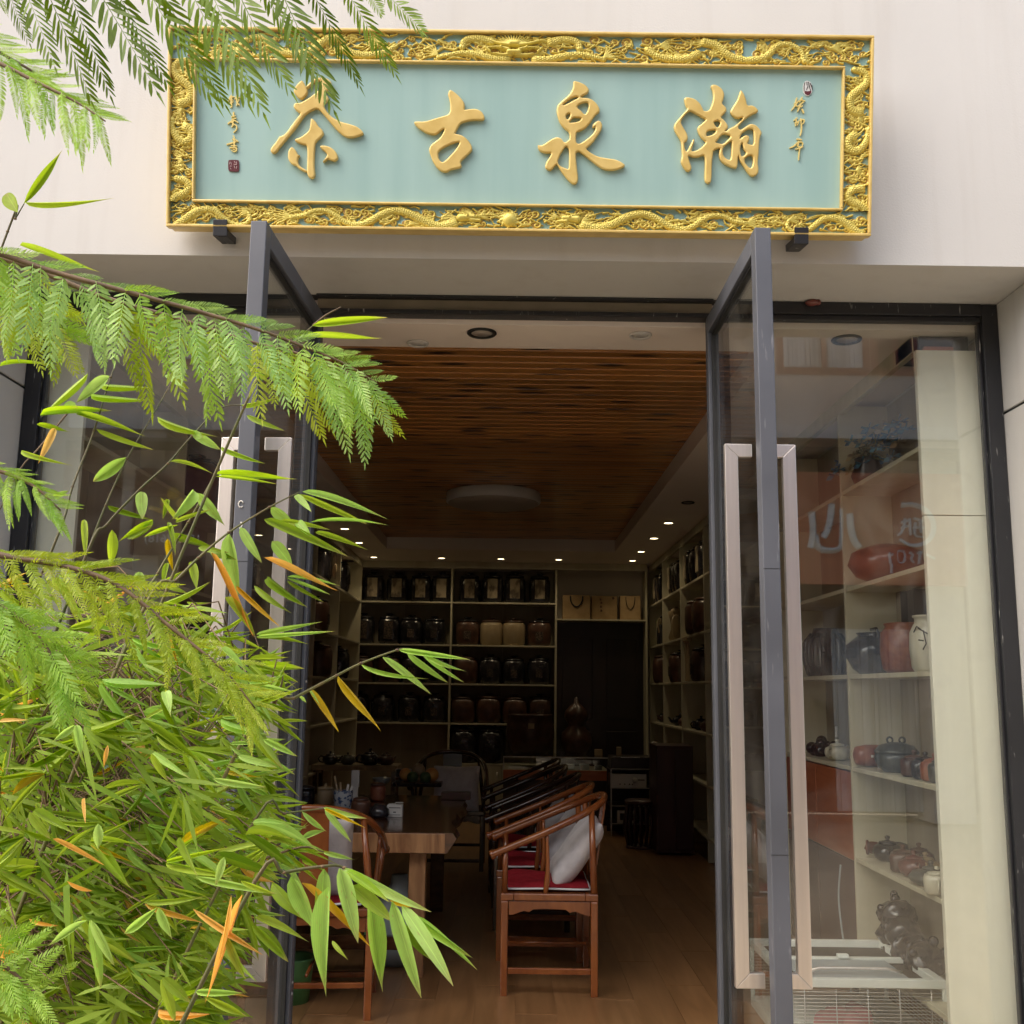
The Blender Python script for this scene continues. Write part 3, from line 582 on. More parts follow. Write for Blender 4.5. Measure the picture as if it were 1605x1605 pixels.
glyph('character', [[(525,120),(565,200),(600,260),(590,320),(520,390),(480,378),(420,315),(400,275),(430,210),(480,150)],
  [(560,222),(690,105),(725,92),(790,84),(870,97),(925,140),(940,200),(885,255),(830,300),(900,375),(875,420),(812,465),(870,570),(950,650),(1060,705),(1200,740),(1300,775),(1395,865),(1340,892),(1240,925),(1150,925),(1080,882),(1000,812),(900,692),(800,572),(740,512),(650,545),(560,605),(520,665),(400,830),(225,1040),(150,1140),(110,1145),(78,1115),(92,1060),(160,990),(205,905),(240,905),(300,865),(420,690),(508,588),(485,575),(435,540),(397,490),(425,438),(490,445),(560,410),(650,350),(740,280),(790,200),(800,150),(745,118),(700,148),(590,245)],
  [(645,645),(712,700),(748,770),(803,815),(828,868),(782,922),(716,977),(700,1030),(692,1180),(690,1340),(708,1465),(660,1500),(608,1475),(588,1400),(598,1200),(596,1030),(540,1022),(450,992),(408,950),(500,925),(600,850),(630,800),(640,720)],
  [(375,1048),(432,1100),(462,1165),(495,1172),(458,1208),(460,1280),(505,1340),(592,1383),(592,1412),(490,1372),(432,1308),(388,1302),(338,1250),(323,1190),(333,1100)],
  [(762,1042),(830,1033),(922,1058),(1002,1130),(1032,1212),(980,1258),(920,1238),(882,1218),(820,1275),(810,1255),(878,1180),(858,1130),(798,1087)]], [], Oc, label='gold character of tea with long right sweep, leftmost on the teal board')
glyph('character', [[(710,178),(762,205),(852,280),(932,380),(938,450),(922,500),(1000,485),(1110,476),(1192,510),(1243,580),(1252,635),(1200,658),(1080,652),(950,672),(870,704),(830,765),(790,850),(782,873),(880,888),(962,940),(1032,1030),(1063,1110),(1003,1182),(932,1243),(862,1312),(898,1392),(820,1412),(712,1433),(650,1475),(580,1465),(508,1412),(447,1322),(405,1222),(374,1130),(388,1070),(450,1008),(540,948),(590,880),(628,795),(590,792),(530,845),(470,888),(380,874),(288,832),(198,772),(130,690),(180,676),(300,683),(450,638),(600,593),(688,568),(710,500),(710,400),(688,290),(672,260),(688,200)]],
  [[(852,992),(860,1020),(800,1118),(700,1228),(620,1308),(570,1318),(530,1270),(516,1200),(522,1150),(570,1100),(700,1036),(790,1002)]], (635, 123, 10.03), label='gold character for ancient with one open loop, second from the left')
glyph('character', [[(566,80),(640,96),(732,135),(787,200),(782,240),(720,278),(668,302),(682,322),(780,322),(862,365),(923,440),(941,512),(892,542),(842,602),(792,682),(722,752),(652,783),(612,792),(602,870),(602,940),(640,972),(720,928),(818,850),(868,790),(888,712),(828,742),(848,680),(930,630),(975,690),(963,762),(902,852),(832,952),(762,1012),(742,1038),(822,1098),(922,1148),(1050,1168),(1160,1182),(1242,1218),(1305,1270),(1200,1315),(1110,1335),(1000,1325),(898,1262),(798,1182),(698,1102),(640,1062),(606,1080),(602,1150),(617,1300),(640,1472),(602,1525),(560,1525),(498,1472),(418,1372),(378,1312),(332,1236),(300,1284),(250,1335),(208,1325),(172,1290),(188,1220),(238,1150),(268,1082),(200,1092),(108,1072),(72,1020),(72,975),(110,992),(180,958),(260,898),(340,867),(402,888),(442,955),(500,912),(516,895),(518,800),(478,772),(417,722),(367,642),(336,520),(336,460),(356,408),(438,340),(518,268),(558,200),(568,140)]],
  [[(465,990),(502,1022),(510,1062),(508,1280),(498,1320),(440,1300),(372,1266),(344,1212),(377,1120),(425,1045)], [(635,305),(645,322),(560,362),(450,425),(412,425),(452,382),(542,316),(600,300)],
   [(785,395),(782,470),(740,552),(714,552),(684,508),(620,465),(620,425),(690,387),(750,377)], [(688,598),(668,636),(630,658),(525,672),(512,660),(555,598),(600,590)], [(532,540),(515,598),(486,630),(462,600),(466,555),(500,532)]], (835, 117.5, 8.917), label='gold character for spring with small looped head, third from the left')
glyph('character', [[(262,242),(330,236),(422,262),(494,328),(530,400),(548,446),(628,438),(658,370),(688,280),(693,200),(678,120),(648,72),(690,44),(762,66),(824,118),(854,190),(838,260),(812,333),(862,368),(892,430),(842,482),(794,530),(852,578),(903,648),(908,688),(855,735),(880,742),(930,698),(1000,668),(1060,620),(1140,545),(1110,525),(1070,550),(1008,535),(946,475),(944,430),(998,350),(1048,270),(1078,180),(1095,125),(1133,170),(1168,250),(1188,368),(1260,352),(1322,388),(1366,445),(1272,485),(1182,535),(1112,605),(1044,680),(1092,728),(1160,678),(1240,626),(1322,646),(1384,720),(1410,765),(1374,830),(1364,950),(1358,1100),(1343,1200),(1365,1335),(1322,1395),(1250,1408),(1196,1342),(1126,1232),(1080,1162),(1062,1090),(1052,1130),(1048,1275),(1000,1285),(898,1245),(816,1192),(776,1120),(778,1040),(796,990),(760,990),(692,1018),(682,1080),(668,1200),(663,1465),(640,1505),(600,1510),(562,1470),(567,1300),(570,1075),(480,1115),(400,1125),(332,1092),(313,1112),(342,1200),(374,1290),(332,1336),(288,1326),(236,1250),(206,1180),(232,1110),(222,1000),(220,890),(176,822),(116,722),(106,650),(148,590),(218,508),(316,402),(288,372),(263,290)]],
  [[(342,425),(440,484),(558,548),(588,568),(528,620),(456,680),(456,720),(488,802),(556,874),(590,900),(500,998),(402,1040),(355,1035),(416,870),(402,845),(358,918),(308,1030),(284,1040),(262,975),(258,902),(314,862),(304,780),(254,700),(208,620),(216,572),(272,492)],
   [(785,588),(796,620),(768,678),(742,685),(704,638),(694,602),(740,577)], [(735,716),(716,768),(650,806),(588,814),(583,780),(604,728),(680,716)],
   [(838,768),(965,802),(895,876),(838,932),(772,922),(712,905),(752,866),(792,808)], [(970,872),(960,1000),(953,1162),(900,1162),(834,1106),(826,1020),(846,962),(920,904)],
   [(1284,712),(1293,800),(1292,950),(1205,932),(1188,915),(1224,860),(1218,808),(1160,796),(1096,846),(1078,860),(1098,778),(1182,716),(1240,698)], [(1124,892),(1134,1002),(1192,1060),(1112,1128),(1086,1060),(1086,955)], [(1284,1090),(1274,1252),(1230,1300),(1130,1166),(1202,1096)]], (1045, 127.5, 9.44), label='gold character with water dots and dense strokes, rightmost on the board')
def strokes(name, lst, O, mt='goldf', ext=.006, n=1, lift=.0137, label=None, parent=None):
    """brush strokes: [(pts, width_px)], raised ribbons"""
    m = MB()
    for k, (pts, wd) in enumerate(lst):
        P = [S(O[0] + x / O[2], O[1] + y / O[2]) for x, y in pts]; P = smooth(P, 1, False); q = len(P); w_ = wd / O[2] * .00247 / 2; L_ = []; R_ = []
        for i, p in enumerate(P):
            a = P[max(0, i - 1)]; b = P[min(q - 1, i + 1)]; dx, dz = b[0] - a[0], b[1] - a[1]; l = math.hypot(dx, dz) + 1e-9
            f = .55 + .6 * math.sin(math.pi * min(1, i / (q - 1) * .9 + .12)); L_.append((p[0] - dz / l * w_ * f, p[1] + dx / l * w_ * f)); R_.append((p[0] + dz / l * w_ * f, p[1] - dx / l * w_ * f))
        dz_ = k * .00012
        vs = []; y0, y1 = lift, lift - ext - dz_
        for i in range(q): vs += [(L_[i][0], y0, L_[i][1]), (R_[i][0], y0, R_[i][1]), (R_[i][0], y1, R_[i][1]), (L_[i][0], y1, L_[i][1])]
        fs = [(4 * i + a, 4 * i + b, 4 * i + 4 + b, 4 * i + 4 + a) for i in range(q - 1) for a, b in ((0, 1), (1, 2), (2, 3), (3, 0))] + [(0, 1, 2, 3), (4 * q - 4, 4 * q - 3, 4 * q - 2, 4 * q - 1)]
        m.add(vs, fs)
    o = m.build(name, M[mt], sign)
    if label: o['label'] = label
    return o
OL = (340, 137, 11.46); OR_ = (1230, 117, 11.46)
strokes('small_inscription', [([(250,120),(215,190),(190,235)],22),([(205,165),(300,150)],20),([(250,150),(245,240),(255,330),(225,345)],24),([(225,210),(285,215)],18),([(215,280),(285,240)],18),([(350,105),(340,160),(310,200)],20),([(330,170),(405,165)],20),([(345,180),(350,260),(400,310)],22),([(390,200),(350,270),(345,320)],20)], OL)
strokes('small_inscription', [([(290,425),(285,500)],26),([(245,520),(325,490)],20),([(250,560),(340,535)],18),([(180,640),(240,600),(300,570),(375,620)],22),([(290,560),(260,690)],18),([(240,600),(300,640),(250,700)],20),([(300,650),(350,680),(340,750),(285,795)],20)], OL)
strokes('small_inscription', [([(280,850),(310,900)],20),([(260,910),(345,935),(375,965)],20),([(160,1010),(240,990),(340,960)],22),([(300,900),(300,1060)],28),([(240,1030),(355,1040)],16),([(215,1075),(300,1060),(350,1080),(335,1130),(280,1140),(245,1110)],20),([(270,1095),(320,1100)],16)], OL)
strokes('small_inscription', [([(230,395),(205,490)],20),([(260,450),(130,630)],24),([(180,500),(235,560)],18),([(330,385),(270,480)],22),([(290,430),(380,460)],18),([(350,470),(240,560)],22),([(300,510),(240,650)],26),([(240,590),(340,540)],16),([(320,600),(355,680)],26)], OR_)
strokes('small_inscription', [([(240,755),(170,815)],18),([(220,790),(205,910)],20),([(190,850),(260,830)],16),([(270,800),(235,900)],18),([(300,770),(305,870)],20),([(300,800),(365,790),(355,850),(315,880)],20),([(310,870),(315,980),(290,1085)],20)], OR_)
strokes('small_inscription', [([(225,1140),(320,1155)],24),([(250,1190),(180,1270),(95,1305)],22),([(250,1190),(345,1200),(320,1290)],18),([(265,1180),(240,1290),(320,1280)],24),([(200,1325),(280,1310),(345,1275)],18),([(285,1290),(265,1420),(262,1525)],18)], OR_)
def plate(name, poly, O, mt, lift, ext, it=2): return glyph(name, [poly], [], O, ext, .0004, mt, lift, it)
plate('seal', [(190,1295),(215,1285),(360,1285),(385,1300),(388,1480),(360,1500),(220,1495),(188,1470)], OL, 'maroon', .0138, .004)
strokes('seal_marks', [([(225,1320),(215,1370)],10),([(240,1330),(250,1375)],9),([(300,1310),(320,1350)],10),([(340,1320),(345,1370)],9),([(220,1400),(260,1400)],10),([(300,1390),(310,1440)],9),([(345,1400),(340,1450)],9),([(230,1430),(245,1460)],9),([(290,1365),(350,1380)],8)], OL, 'sealp', .0012, lift=.0096)
plate('oval_seal', [(415,85),(480,110),(512,180),(515,270),(480,345),(410,370),(355,320),(338,240),(348,150),(375,100)], OR_, 'sealw', .0138, .003)
plate('oval_seal_base', [(365,270),(430,285),(490,265),(485,320),(430,355),(375,330)], OR_, 'maroon', .0107, .0016)
strokes('seal_marks', [([(360,180),(360,280)],12),([(375,120),(355,200)],12),([(410,110),(415,180)],12),([(440,110),(450,180),(480,280)],14),([(430,190),(400,260)],12),([(470,130),(505,230)],12),([(500,170),(508,260)],12)], OR_, 'inkblack', .0012, lift=.0107)
for px in (347, 1256):     # steel brackets under the board, fixed to the wall
    a = S(px - 12, 360 if px < 800 else 372); m = MB()
    m.box(a[0], a[0] + .055, -.006, .13, SZ0 - .034, SZ0 - .006); m.box(a[0], a[0] + .055, -.012, -.006, SZ0 - .034, SZ0 + .03)
    m.build('bracket', M['black'], sign, .002)
# ================================================================ LIGHTS IN THE CEILING
def lamp_light(p, watt=1.6):
    l = bpy.data.lights.new('downlight_beam', 'SPOT'); l.energy = watt * 1.6; l.spot_size = rad(120); l.spot_blend = .8; l.shadow_soft_size = .03; l.color = (1, .80, .5)
    return l
def downlight(x, y, label, group, r=.045, lit=True, ring='diff_w', lens='lampon'):
    t = thing('downlight', label, 'ceiling light', (x, y, 3.08), 0, group)
    m = MB(); m.lathe([(r * .72, .0), (r, -.001), (r * 1.02, -.006), (r * .95, -.011), (r * .74, -.008), (r * .72, 0)], n=28, close=False); m.build('ring', M[ring], t)
    MB().lathe([(r * .72, -.001), (r * .72, -.005)], n=28).build('lens', M[lens], t)
    if lit:
        o = bpy.data.objects.new('lamp_beam', lamp_light(None)); col.objects.link(o); o.parent = t; o.location = (0, 0, -.02)
    return t
DL = [(1079, 787, 0), (1050, 819, 1), (1023, 843, 1), (1005, 864, 1), (988, 880, 1), (876, 876, 1), (785, 873, 1), (691, 872, 1), (583, 868, 1), (562, 850, 1), (540, 828, 1)]
names = {1079: 'unlit black rimmed downlight over the right wall shelves', 1050: 'lit downlight nearest the door above the right wall shelves', 1023: 'lit downlight second from the door above the right wall shelves', 1005: 'third lit downlight above the right wall shelves',
         988: 'lit downlight over the gift bags in the far right corner', 876: 'lit downlight at the right end of the back jar shelves', 785: 'lit downlight over the middle of the back jar shelves', 691: 'lit downlight above the centre divider of the left back jars',
         583: 'lit downlight in the far left corner over the back shelves', 562: 'lit downlight above the left wall shelves, second from the back', 540: 'lit downlight above the left wall shelves half behind bamboo tips'}
for px, py, lit in DL:
    p = atZ(px, py, 3.08); x = 1.485 if px > 980 else (-1.685 if px < 590 else p.x); y = 8.42 if 580 < px < 990 else p.y
    downlight(x, y, names[px], 'small downlights round the ceiling', .055, bool(lit), 'diff_w' if lit else 'rubber', 'lampon' if lit else 'frost')
for px, py, ring, lens, lb in ((755, 518, 'rubber', 'frost', 'large unlit black rimmed downlight just inside the door head'), (1004, 524, 'diff_w', 'diff_w', 'small white unlit downlight flush in the ceiling by the right door'),
                         (1327, 531, 'rubber', 'frost', 'black rimmed unlit downlight behind the right window pane'), (655, 537, 'diff_w', 'diff_w', 'small white ceiling light behind the fern tip')):
    p = atZ(px, py, 3.08); downlight(p.x, max(p.y, .13), lb, 'unlit ceiling lights by the shopfront', .066 if ring == 'rubber' else .05, False, ring, lens)
t = thing('ceiling_lamp', 'large round unlit white disc lamp under the wooden ceiling', 'ceiling lamp', (-.165, 4.72, 3.205))
MB().lathe([(.40, 0), (.415, -.01), (.415, -.085), (.405, -.095)], n=48).build('lamp_body', M['diff_w'], t)
MB().lathe([(.40, -.0955), (.39, -.105), (.25, -.118), (.02, -.122)], n=48).build('diffuser', M['frost'], t)
# ================================================================ SHELVING
ZSH = [3.0, 2.573, 2.055, 1.60, 1.13, .68, .23]
def wall_unit(side, label, xf, xb, divs, zs, endw):
    t = thing('wall_shelves', label, 'shelves', (0, 0, 0)); a, b = sorted((xf, xb))
    sgn = 1 if side > 0 else -1
    # pale end boards facing the glass
    for z0, z1 in ((.0, 2.26), (2.264, 3.0)):
        MB().box(min(xf, xf + sgn * endw), max(xf, xf + sgn * endw), .055, .085, z0, z1).build('end_panel', M['panel_g'], t, .002)
    for y in divs[1:]: MB().box(a, b, y - .011, y + .011, .02, 3.05).build('divider', M['shelf'], t, .0015)
    for i in range(len(divs) - 1):
        for z in zs: MB().box(a + (.004 if sgn > 0 else 0), b - (0 if sgn > 0 else .004), divs[i] + .012, divs[i + 1] - .012, z - .022, z).build('shelf', M['shelf'], t, .002)
        y0, y1 = divs[i], divs[i + 1]; mid = (y0 + y1) / 2
        x0, x1 = sorted((xb, xb + sgn * .006))
        for u, v in ((y0, mid - .002), (mid + .002, y1)): MB().box(x0, x1, u, v, 0, 3.05).build('back_board', M['shelf_d'], t)
    MB().box(min(xf, xf + sgn * .03), max(xf, xf + sgn * .03), .09, divs[-1], 3.0, 3.078).build('fascia', M['shelf'], t)
    return t
DR = [.086, 1.18, 2.5, 3.9, 5.25, 6.6, 7.9, 9.05]
wall_unit(1, 'cream shelving along the right wall with pale green end board behind the side window', 1.77, 2.04, DR, ZSH[1:], .27)
wall_unit(-1, 'cream shelving along the left wall behind the bamboo and left window', -1.87, -2.13, [.086, 1.5, 2.9, 4.3, 5.7, 7.1, 8.78], [2.573, 2.055, 1.6, 1.13, .68], .16)
t = thing('tea_jar_shelves', 'cream back wall shelving full of large dark tea jars', 'shelves', (0, 0, 0))
YBK = 8.8
for x in (-1.98, -.742, .569, 1.70): MB().box(x - .012, x + .012, YBK, 9.1, .0, 3.0).build('divider', M['shelf'], t, .0015)
for (x0, x1), zz in (((-1.967, -.755), (2.573, 2.04, 1.563, 1.083)), ((-.729, .556), (2.573, 2.04, 1.563, 1.083, .60))):
    for z in zz: MB().box(x0, x1, YBK + .002, 9.1, z - .02, z).build('shelf', M['shelf'], t, .002)
MB().box(.582, 1.687, YBK + .002, 9.1, 2.36, 2.38).build('shelf', M['shelf'], t, .002)
MB().box(-1.985, 1.71, YBK - .005, YBK + .02, 2.995, 3.077).build('fascia', M['shelf'], t)
for a, b in ((-1.967, -1.36), (-1.356, -.755), (-.729, -.1), (-.096, .556)): MB().box(a, b, 9.09, 9.10, .02, 2.99).build('back_board', M['shelf_d'], t)
for a, b in ((-.729, -.09), (-.084, .556)):
    d = MB().box(a, b, YBK + .004, YBK + .022, .02, .578).build('cabinet_door', M['shelf'], t, .002); MB().tube([((b - .05), YBK - .02, .40), ((b - .05), YBK - .02, .50)], .006).build('knob', M['steel'], d)
t = thing('double_door', 'black panelled double door in the back wall below the gift bags', 'door', (1.134, 9.06, 0))
MB().box(-.552, .552, 0, .03, 0, 2.355).build('door_slab', M['darkcab'], t)
for sx in (-1, 1):
    for z0, z1 in ((.2, 1.0), (1.15, 2.15)):
        MB().box(sx * .28 - .19, sx * .28 + .19, -.012, -.001, z0, z1).build('raised_panel', M['darkcab'], t, .006)
# ---- tea jars
def jar(kind, label, group, h=.37, r=.145, body='crock', lidm='crock', pict=None, sq=4):
    t = thing('tea_jar', label, 'jar', (0, 0, 0), 0, group)
    MB().lathe([(r * .84, 0), (r * .90, .01), (r * .97, h * .12), (r, h * .45), (r * .98, h * .72), (r * .86, h * .80), (r * .80, h * .82)], n=24, sq=sq).build('body', M[body], t)
    MB().lathe([(r * .86, h * .825), (r * .88, h * .85), (r * .80, h * .89), (r * .35, h * .915), (r * .20, h * .93), (r * .18, h * .95), (r * .34, h * .965), (r * .34, h * .99), (r * .1, h)], n=24, sq=sq if sq > 2.5 else 0).build('lid', M[lidm], t)
    if pict:
        m = MB(); hw, z0, z1 = pict[1:]; n = 5; vs = []
        for j in range(2):
            for i in range(n): x = -hw + 2 * hw * i / (n - 1); vs.append((x, -r * 1.0 - .004 + abs(x) * .03, (z0, z1)[j] * h))
        vs += [(x, y + .012, z) for x, y, z in vs]
        m.add(vs, [(i, i + 1, n + i + 1, n + i) for i in range(n - 1)] + [(0, n, 3 * n, 2 * n), (n - 1, 2 * n - 1, 4 * n - 1, 3 * n - 1)] + [(n + i, n + i + 1, 3 * n + i + 1, 3 * n + i) for i in range(n - 1)] + [(i + 1, i, 2 * n + i, 2 * n + i + 1) for i in range(n - 1)])
        m.build('picture_panel', M[pict[0]], t)
    return t
G = 'tea jars on the back shelves'
J = {'pic': jar('pic', 'x', G, .385, .135, pict=('picture', .062, .14, .76)), 'dim': jar('dim', 'x', G, .375, .135, pict=('motif', .055, .15, .74)),
     'blk': jar('blk', 'x', G, .36, .145, pict=('motif', .04, .22, .5), sq=3), 'brn': jar('brn', 'x', G, .36, .15, 'brownj', 'crock', ('motif', .045, .18, .48), sq=3),
     'tan': jar('tan', 'x', G, .355, .145, 'tanj', 'brownj', sq=3), 'wid': jar('wid', 'x', G, .36, .165, 'brownj', 'brownj', sq=2.6), 'big': jar('big', 'x', G, .46, .19, sq=2.6)}
used = set()
def put(k, loc, label, group=None, rz=None, scale=None):
    if k not in used:
        used.add(k); o = J[k]; o.location = loc; o['label'] = label
        if group: o['group'] = group
        if rz is not None: o.rotation_euler = (0, 0, rz)
        if scale: o.scale = scale
        return o
    return dup(J[k], loc, rz, label, group, scale)
ordn = ['first', 'second', 'third', 'fourth']; side = ['left bay', 'right bay']
rows = [('top', 2.575, [583, 621, 658, 691, 735, 771, 806, 845], ['pic'] * 8), ('second', 2.042, [570, 610, 645, 681, 733, 770, 805, 845], ['dim', 'dim', 'blk', 'blk', 'brn', 'tan', 'tan', 'brn']),
        ('third', 1.565, [568, 612, 648, 686, 731, 769, 806, 845], ['wid', 'brn', 'blk', 'blk', 'wid', 'blk', 'blk', 'blk']), ('fourth', 1.085, [565, 604, 645, 684, 728, 768, 808, 847], ['blk', 'blk', 'blk', 'blk', 'wid', 'wid', 'wid', 'brn'])]
desc = {'pic': 'black tea jar with pale picture', 'dim': 'black tea jar with brown panel', 'blk': 'plain black tea jar', 'brn': 'brown tea jar', 'tan': 'tan tea jar', 'wid': 'wide brown tea jar'}
for nm, z, pxs, ks in rows:
    for i, (px, k) in enumerate(zip(pxs, ks)):
        x = atY(px, 1000, 8.98).x
        put(k, (x, 8.97, z), '%s, %s from left in %s, %s back row' % (desc[k], ordn[i % 4], side[i // 4], nm), G, scale=(1, 1, U(.97, 1.03)))
for px, lb in ((727, 'big round black jar on the lowest back shelf beside the divider'), (769, 'big round black jar on the lowest back shelf next to the tan urn')):
    put('big', (atY(px, 1150, 8.97).x, 8.98, .602), lb, 'big jars on the lowest shelf')
t = thing('urn', 'large squat brown urn with a pale square mark in front of the back shelves', 'urn', (atY(831, 1160, 8.35).x, 8.35, .752))
MB().lathe([(.19, 0), (.25, .05), (.285, .2), (.28, .34), (.25, .42), (.262, .44), (.262, .46), (.22, .46)], n=32).build('body', M['brownj'], t)
MB().box(-.03, .04, -.287, -.27, .30, .36).build('mark', M['tanj'], t)
t = thing('gourd_vase', 'dark brown gourd shaped vase in front of the black door', 'vase', (atY(903, 1180, 8.35).x, 8.35, .752))
MB().lathe([(.12, 0), (.17, .06), (.19, .15), (.17, .25), (.09, .33), (.10, .36), (.14, .43), (.135, .5), (.08, .56), (.03, .60), (.02, .66), (.005, .67)], n=28).build('body', M['brownj'], t)
# gift bags on the top right shelf
for i, (px0, px1, dy, lb) in enumerate(((882, 925, 0, 'kraft gift bag with black rope handle, leftmost above the black door'), (928, 968, .06, 'kraft gift box printed with small characters, middle above the black door'), (972, 1004, 0, 'kraft gift bag with thin V handle, rightmost above the black door'))):
    x0, x1 = atY(px0, 940, 8.86).x, atY(px1, 940, 8.86).x; c = (x0 + x1) / 2; h = .30; t = thing('gift_bag', lb, 'gift bag', (c, 8.86 + dy, 2.382), 0, 'gift bags above the back door')
    hw = (x1 - x0) / 2; MB().box(-hw, hw, 0, .14, 0, h).build('bag', M['kraft'], t, .003)
    if i != 1:
        P = [(-hw * .45, -.006, h * .95)] + [(hw * .45 * math.cos(a), -.012, h * .93 - math.sin(a) * h * (.42 if i == 0 else .5)) for a in np.linspace(math.pi, 0, 9)] + [(hw * .45, -.006, h * .95)]
        MB().tube(P, .009 if i == 0 else .004, 6).build('rope_handle', M['rubber'], t)
    else:
        m = MB()
        for q, (x, z) in enumerate(((-.06, .24), (-.05, .20), (-.055, .15), (-.05, .10), (.10, .26))): m.box(x, x + .02, -.003, 0, z, z + .028); m.box(x + .004, x + .03, -.0032, 0, z + .008, z + .014)
        m.build('print', M['brownj'], t)
# ---- things on the inner wall shelves
def lathed(name, label, cat, loc, prof, mt, group=None, n=20, lid=None, knob=None, sq=0, rz=0):
    t = thing(name, label, cat, loc, rz, group); MB().lathe(prof, n=n, sq=sq).build('body', M[mt], t)
    if lid: MB().lathe(lid[0], n=n, sq=sq).build('lid', M[lid[1]], t)
    return t
XR = 1.905
g = 'tall black jars on the right wall top shelf'
k = 0
for y in (8.3, 8.62, 7.1, 7.4, 6.9, 5.6, 5.95, 6.3, 4.4, 4.9):
    put('pic' if k % 2 else 'blk', (XR, y, 2.575), 'black lidded jar %s on the right wall top shelf' % ['nearest the gift bags', 'in the far corner bay', 'behind the second divider', 'beside the third divider', 'between taller jars in the second bay', 'nearest the door in the third bay', 'in the third bay middle', 'at the third bay far end', 'half behind the door post', 'just right of the door post'][k], g, rad(-90), (1, 1, 1.02)); k += 1
lathed('bottle', 'slim dark bottle with curved white label on the right wall second shelf', 'bottle', (1.84, 8.5, 2.057), [(.05, 0), (.055, .02), (.055, .2), (.02, .26), (.018, .34), (.022, .35)], 'crock')
t = thing('hook', 'pale curved hook hanging on the bottle on the right wall shelf', 'hook', (1.80, 8.42, 2.20)); MB().tube([(0, 0, 0), (-.01, 0, .1), (0, -.02, .17), (.02, -.03, .17), (.02, -.03, .1)], .009).build('hook_bar', M['tanj'], t)
for y, lb in ((7.3, 'round pale rimmed plate standing on the right wall shelf'),):
    t = thing('plate', lb, 'plate', (1.86, y, 2.20)); MB().lathe([(.01, 0), (.10, .008), (.135, .02), (.145, .022), (.14, .012), (.01, -.01)], ax='y', n=28).build('dish', M['tanj'], t); t.rotation_euler = (0, 0, rad(55))
t = thing('ornament', 'golden carved ornament below the top shelf of the right wall', 'ornament', (1.88, 7.6, 2.057))
m = MB(); m.lathe([(.07, 0), (.09, .05), (.05, .16), (.07, .26), (.09, .33), (.03, .38)], n=14); m.ball((.0, -.06, .34), .05); m.ball((0, .06, .33), .05); m.build('carving', M['tanj'], t)
for y, z, kk, lb in ((6.0, 2.057, 'wid', 'wide dark red jar on the second shelf of the right wall'), (5.6, 2.057, 'wid', 'second wide dark red jar on the right wall, nearer the door post'), (8.4, 1.60, 'wid', 'squat dark jar on the third shelf of the far right bay'), (7.2, 1.60, 'brn', 'brown jar on the third shelf of the right wall'),
                     (5.8, 1.60, 'brn', 'brown jar with pale motif right of the hammer shaped stand')):
    put(kk, (XR - .02, y, z), lb, 'jars on the lower right wall shelves', rad(-90))
t = thing('wooden_stand', 'pale wooden T shaped stand leaning on the right wall shelf', 'stand', (1.80, 6.38, 1.602))
MB().box(-.02, .02, -.015, .015, 0, .40).build('post', M['tanj'], t, .003); MB().box(-.03, .03, -.12, .12, .405, .45).build('crossbar', M['tanj'], t, .003)
g = 'small teapots on the inner right wall shelf'
def teapot(label, loc, mt='crock', s=1.0, rz=0, group=None, shape=0, handle=True):
    t = thing('teapot', label, 'teapot', loc, rz, group); t.scale = (s, s, s)
    pr = [[(.035, 0), (.055, .012), (.066, .035), (.06, .06), (.035, .074)], [(.045, 0), (.055, .01), (.058, .06), (.052, .075), (.04, .08)], [(.05, 0), (.075, .015), (.085, .03), (.07, .05), (.03, .06)]][shape]
    MB().lathe(pr, n=20, sq=0 if shape != 1 else 4).build('body', M[mt], t); z = pr[-1][1]
    MB().lathe([(pr[-1][0] + .004, z), (pr[-1][0], z + .007), (.012, z + .012), (.006, z + .016), (.011, z + .022), (.01, z + .03), (.003, z + .033)], n=16).build('lid', M[mt], t)
    MB().tube([(.05, 0, .025), (.075, 0, .035), (.09, 0, .06), (.1, 0, .07)], [.014, .011, .008, .007], 8).build('spout', M[mt], t)
    if handle: MB().tube([(-.05, 0, .06), (-.08, 0, .066), (-.1, 0, .045), (-.085, 0, .02), (-.055, 0, .015)], .006, 8).build('handle', M[mt], t)
    return t
k = 0
for y in (8.3, 8.6, 7.0, 7.4, 5.7, 6.1): teapot('small dark teapot %s on the inner right wall shelf' % ['in the far bay', 'furthest back', 'behind the middle divider', 'left in the middle bay', 'nearest the door post', 'beside the nearer divider'][k], (1.88, y, 1.132), 'crock' if k % 2 else 'brownj', 1.3, U(0, 3), g); k += 1
# ---- window bays on the right (seen through the side pane)
XM = 1.90
def onR(px, X=XM): return max(atX(px, 1000, X).y, .19 if X < 1.82 else .22)
# shelf B  z 1.60
t = lathed('round_pot', 'round black glazed pot with short neck, left on the window shelf', 'pot', (1.90, onR(1368), 1.602), [(.07, 0), (.11, .03), (.145, .10), (.14, .15), (.09, .19), (.075, .20), (.085, .215), (.06, .215)], 'crock', 'jars on the window shelf', 28)
MB().tube([(.0, -.08, .20), (0, -.06, .235), (0, .06, .235), (0, .08, .20)], .008).build('handle', M['crock'], t)
lathed('orange_jar', 'orange brown clay jar between the black pot and the white jar', 'jar', (1.90, onR(1419), 1.602), [(.09, 0), (.11, .02), (.12, .1), (.115, .19), (.09, .22), (.10, .235), (.07, .24)], 'orangej', 'jars on the window shelf', 28)
t = wj = lathed('white_jar', 'tall cream glazed jar with black ink drawing at the shelf edge', 'jar', (1.86, onR(1453, 1.86), 1.602), [(.07, 0), (.085, .02), (.095, .12), (.09, .20), (.07, .24), (.062, .25), (.062, .275), (.072, .28), (.072, .29), (.05, .29)], 'creamj', 'jars on the window shelf', 28)
m = MB()
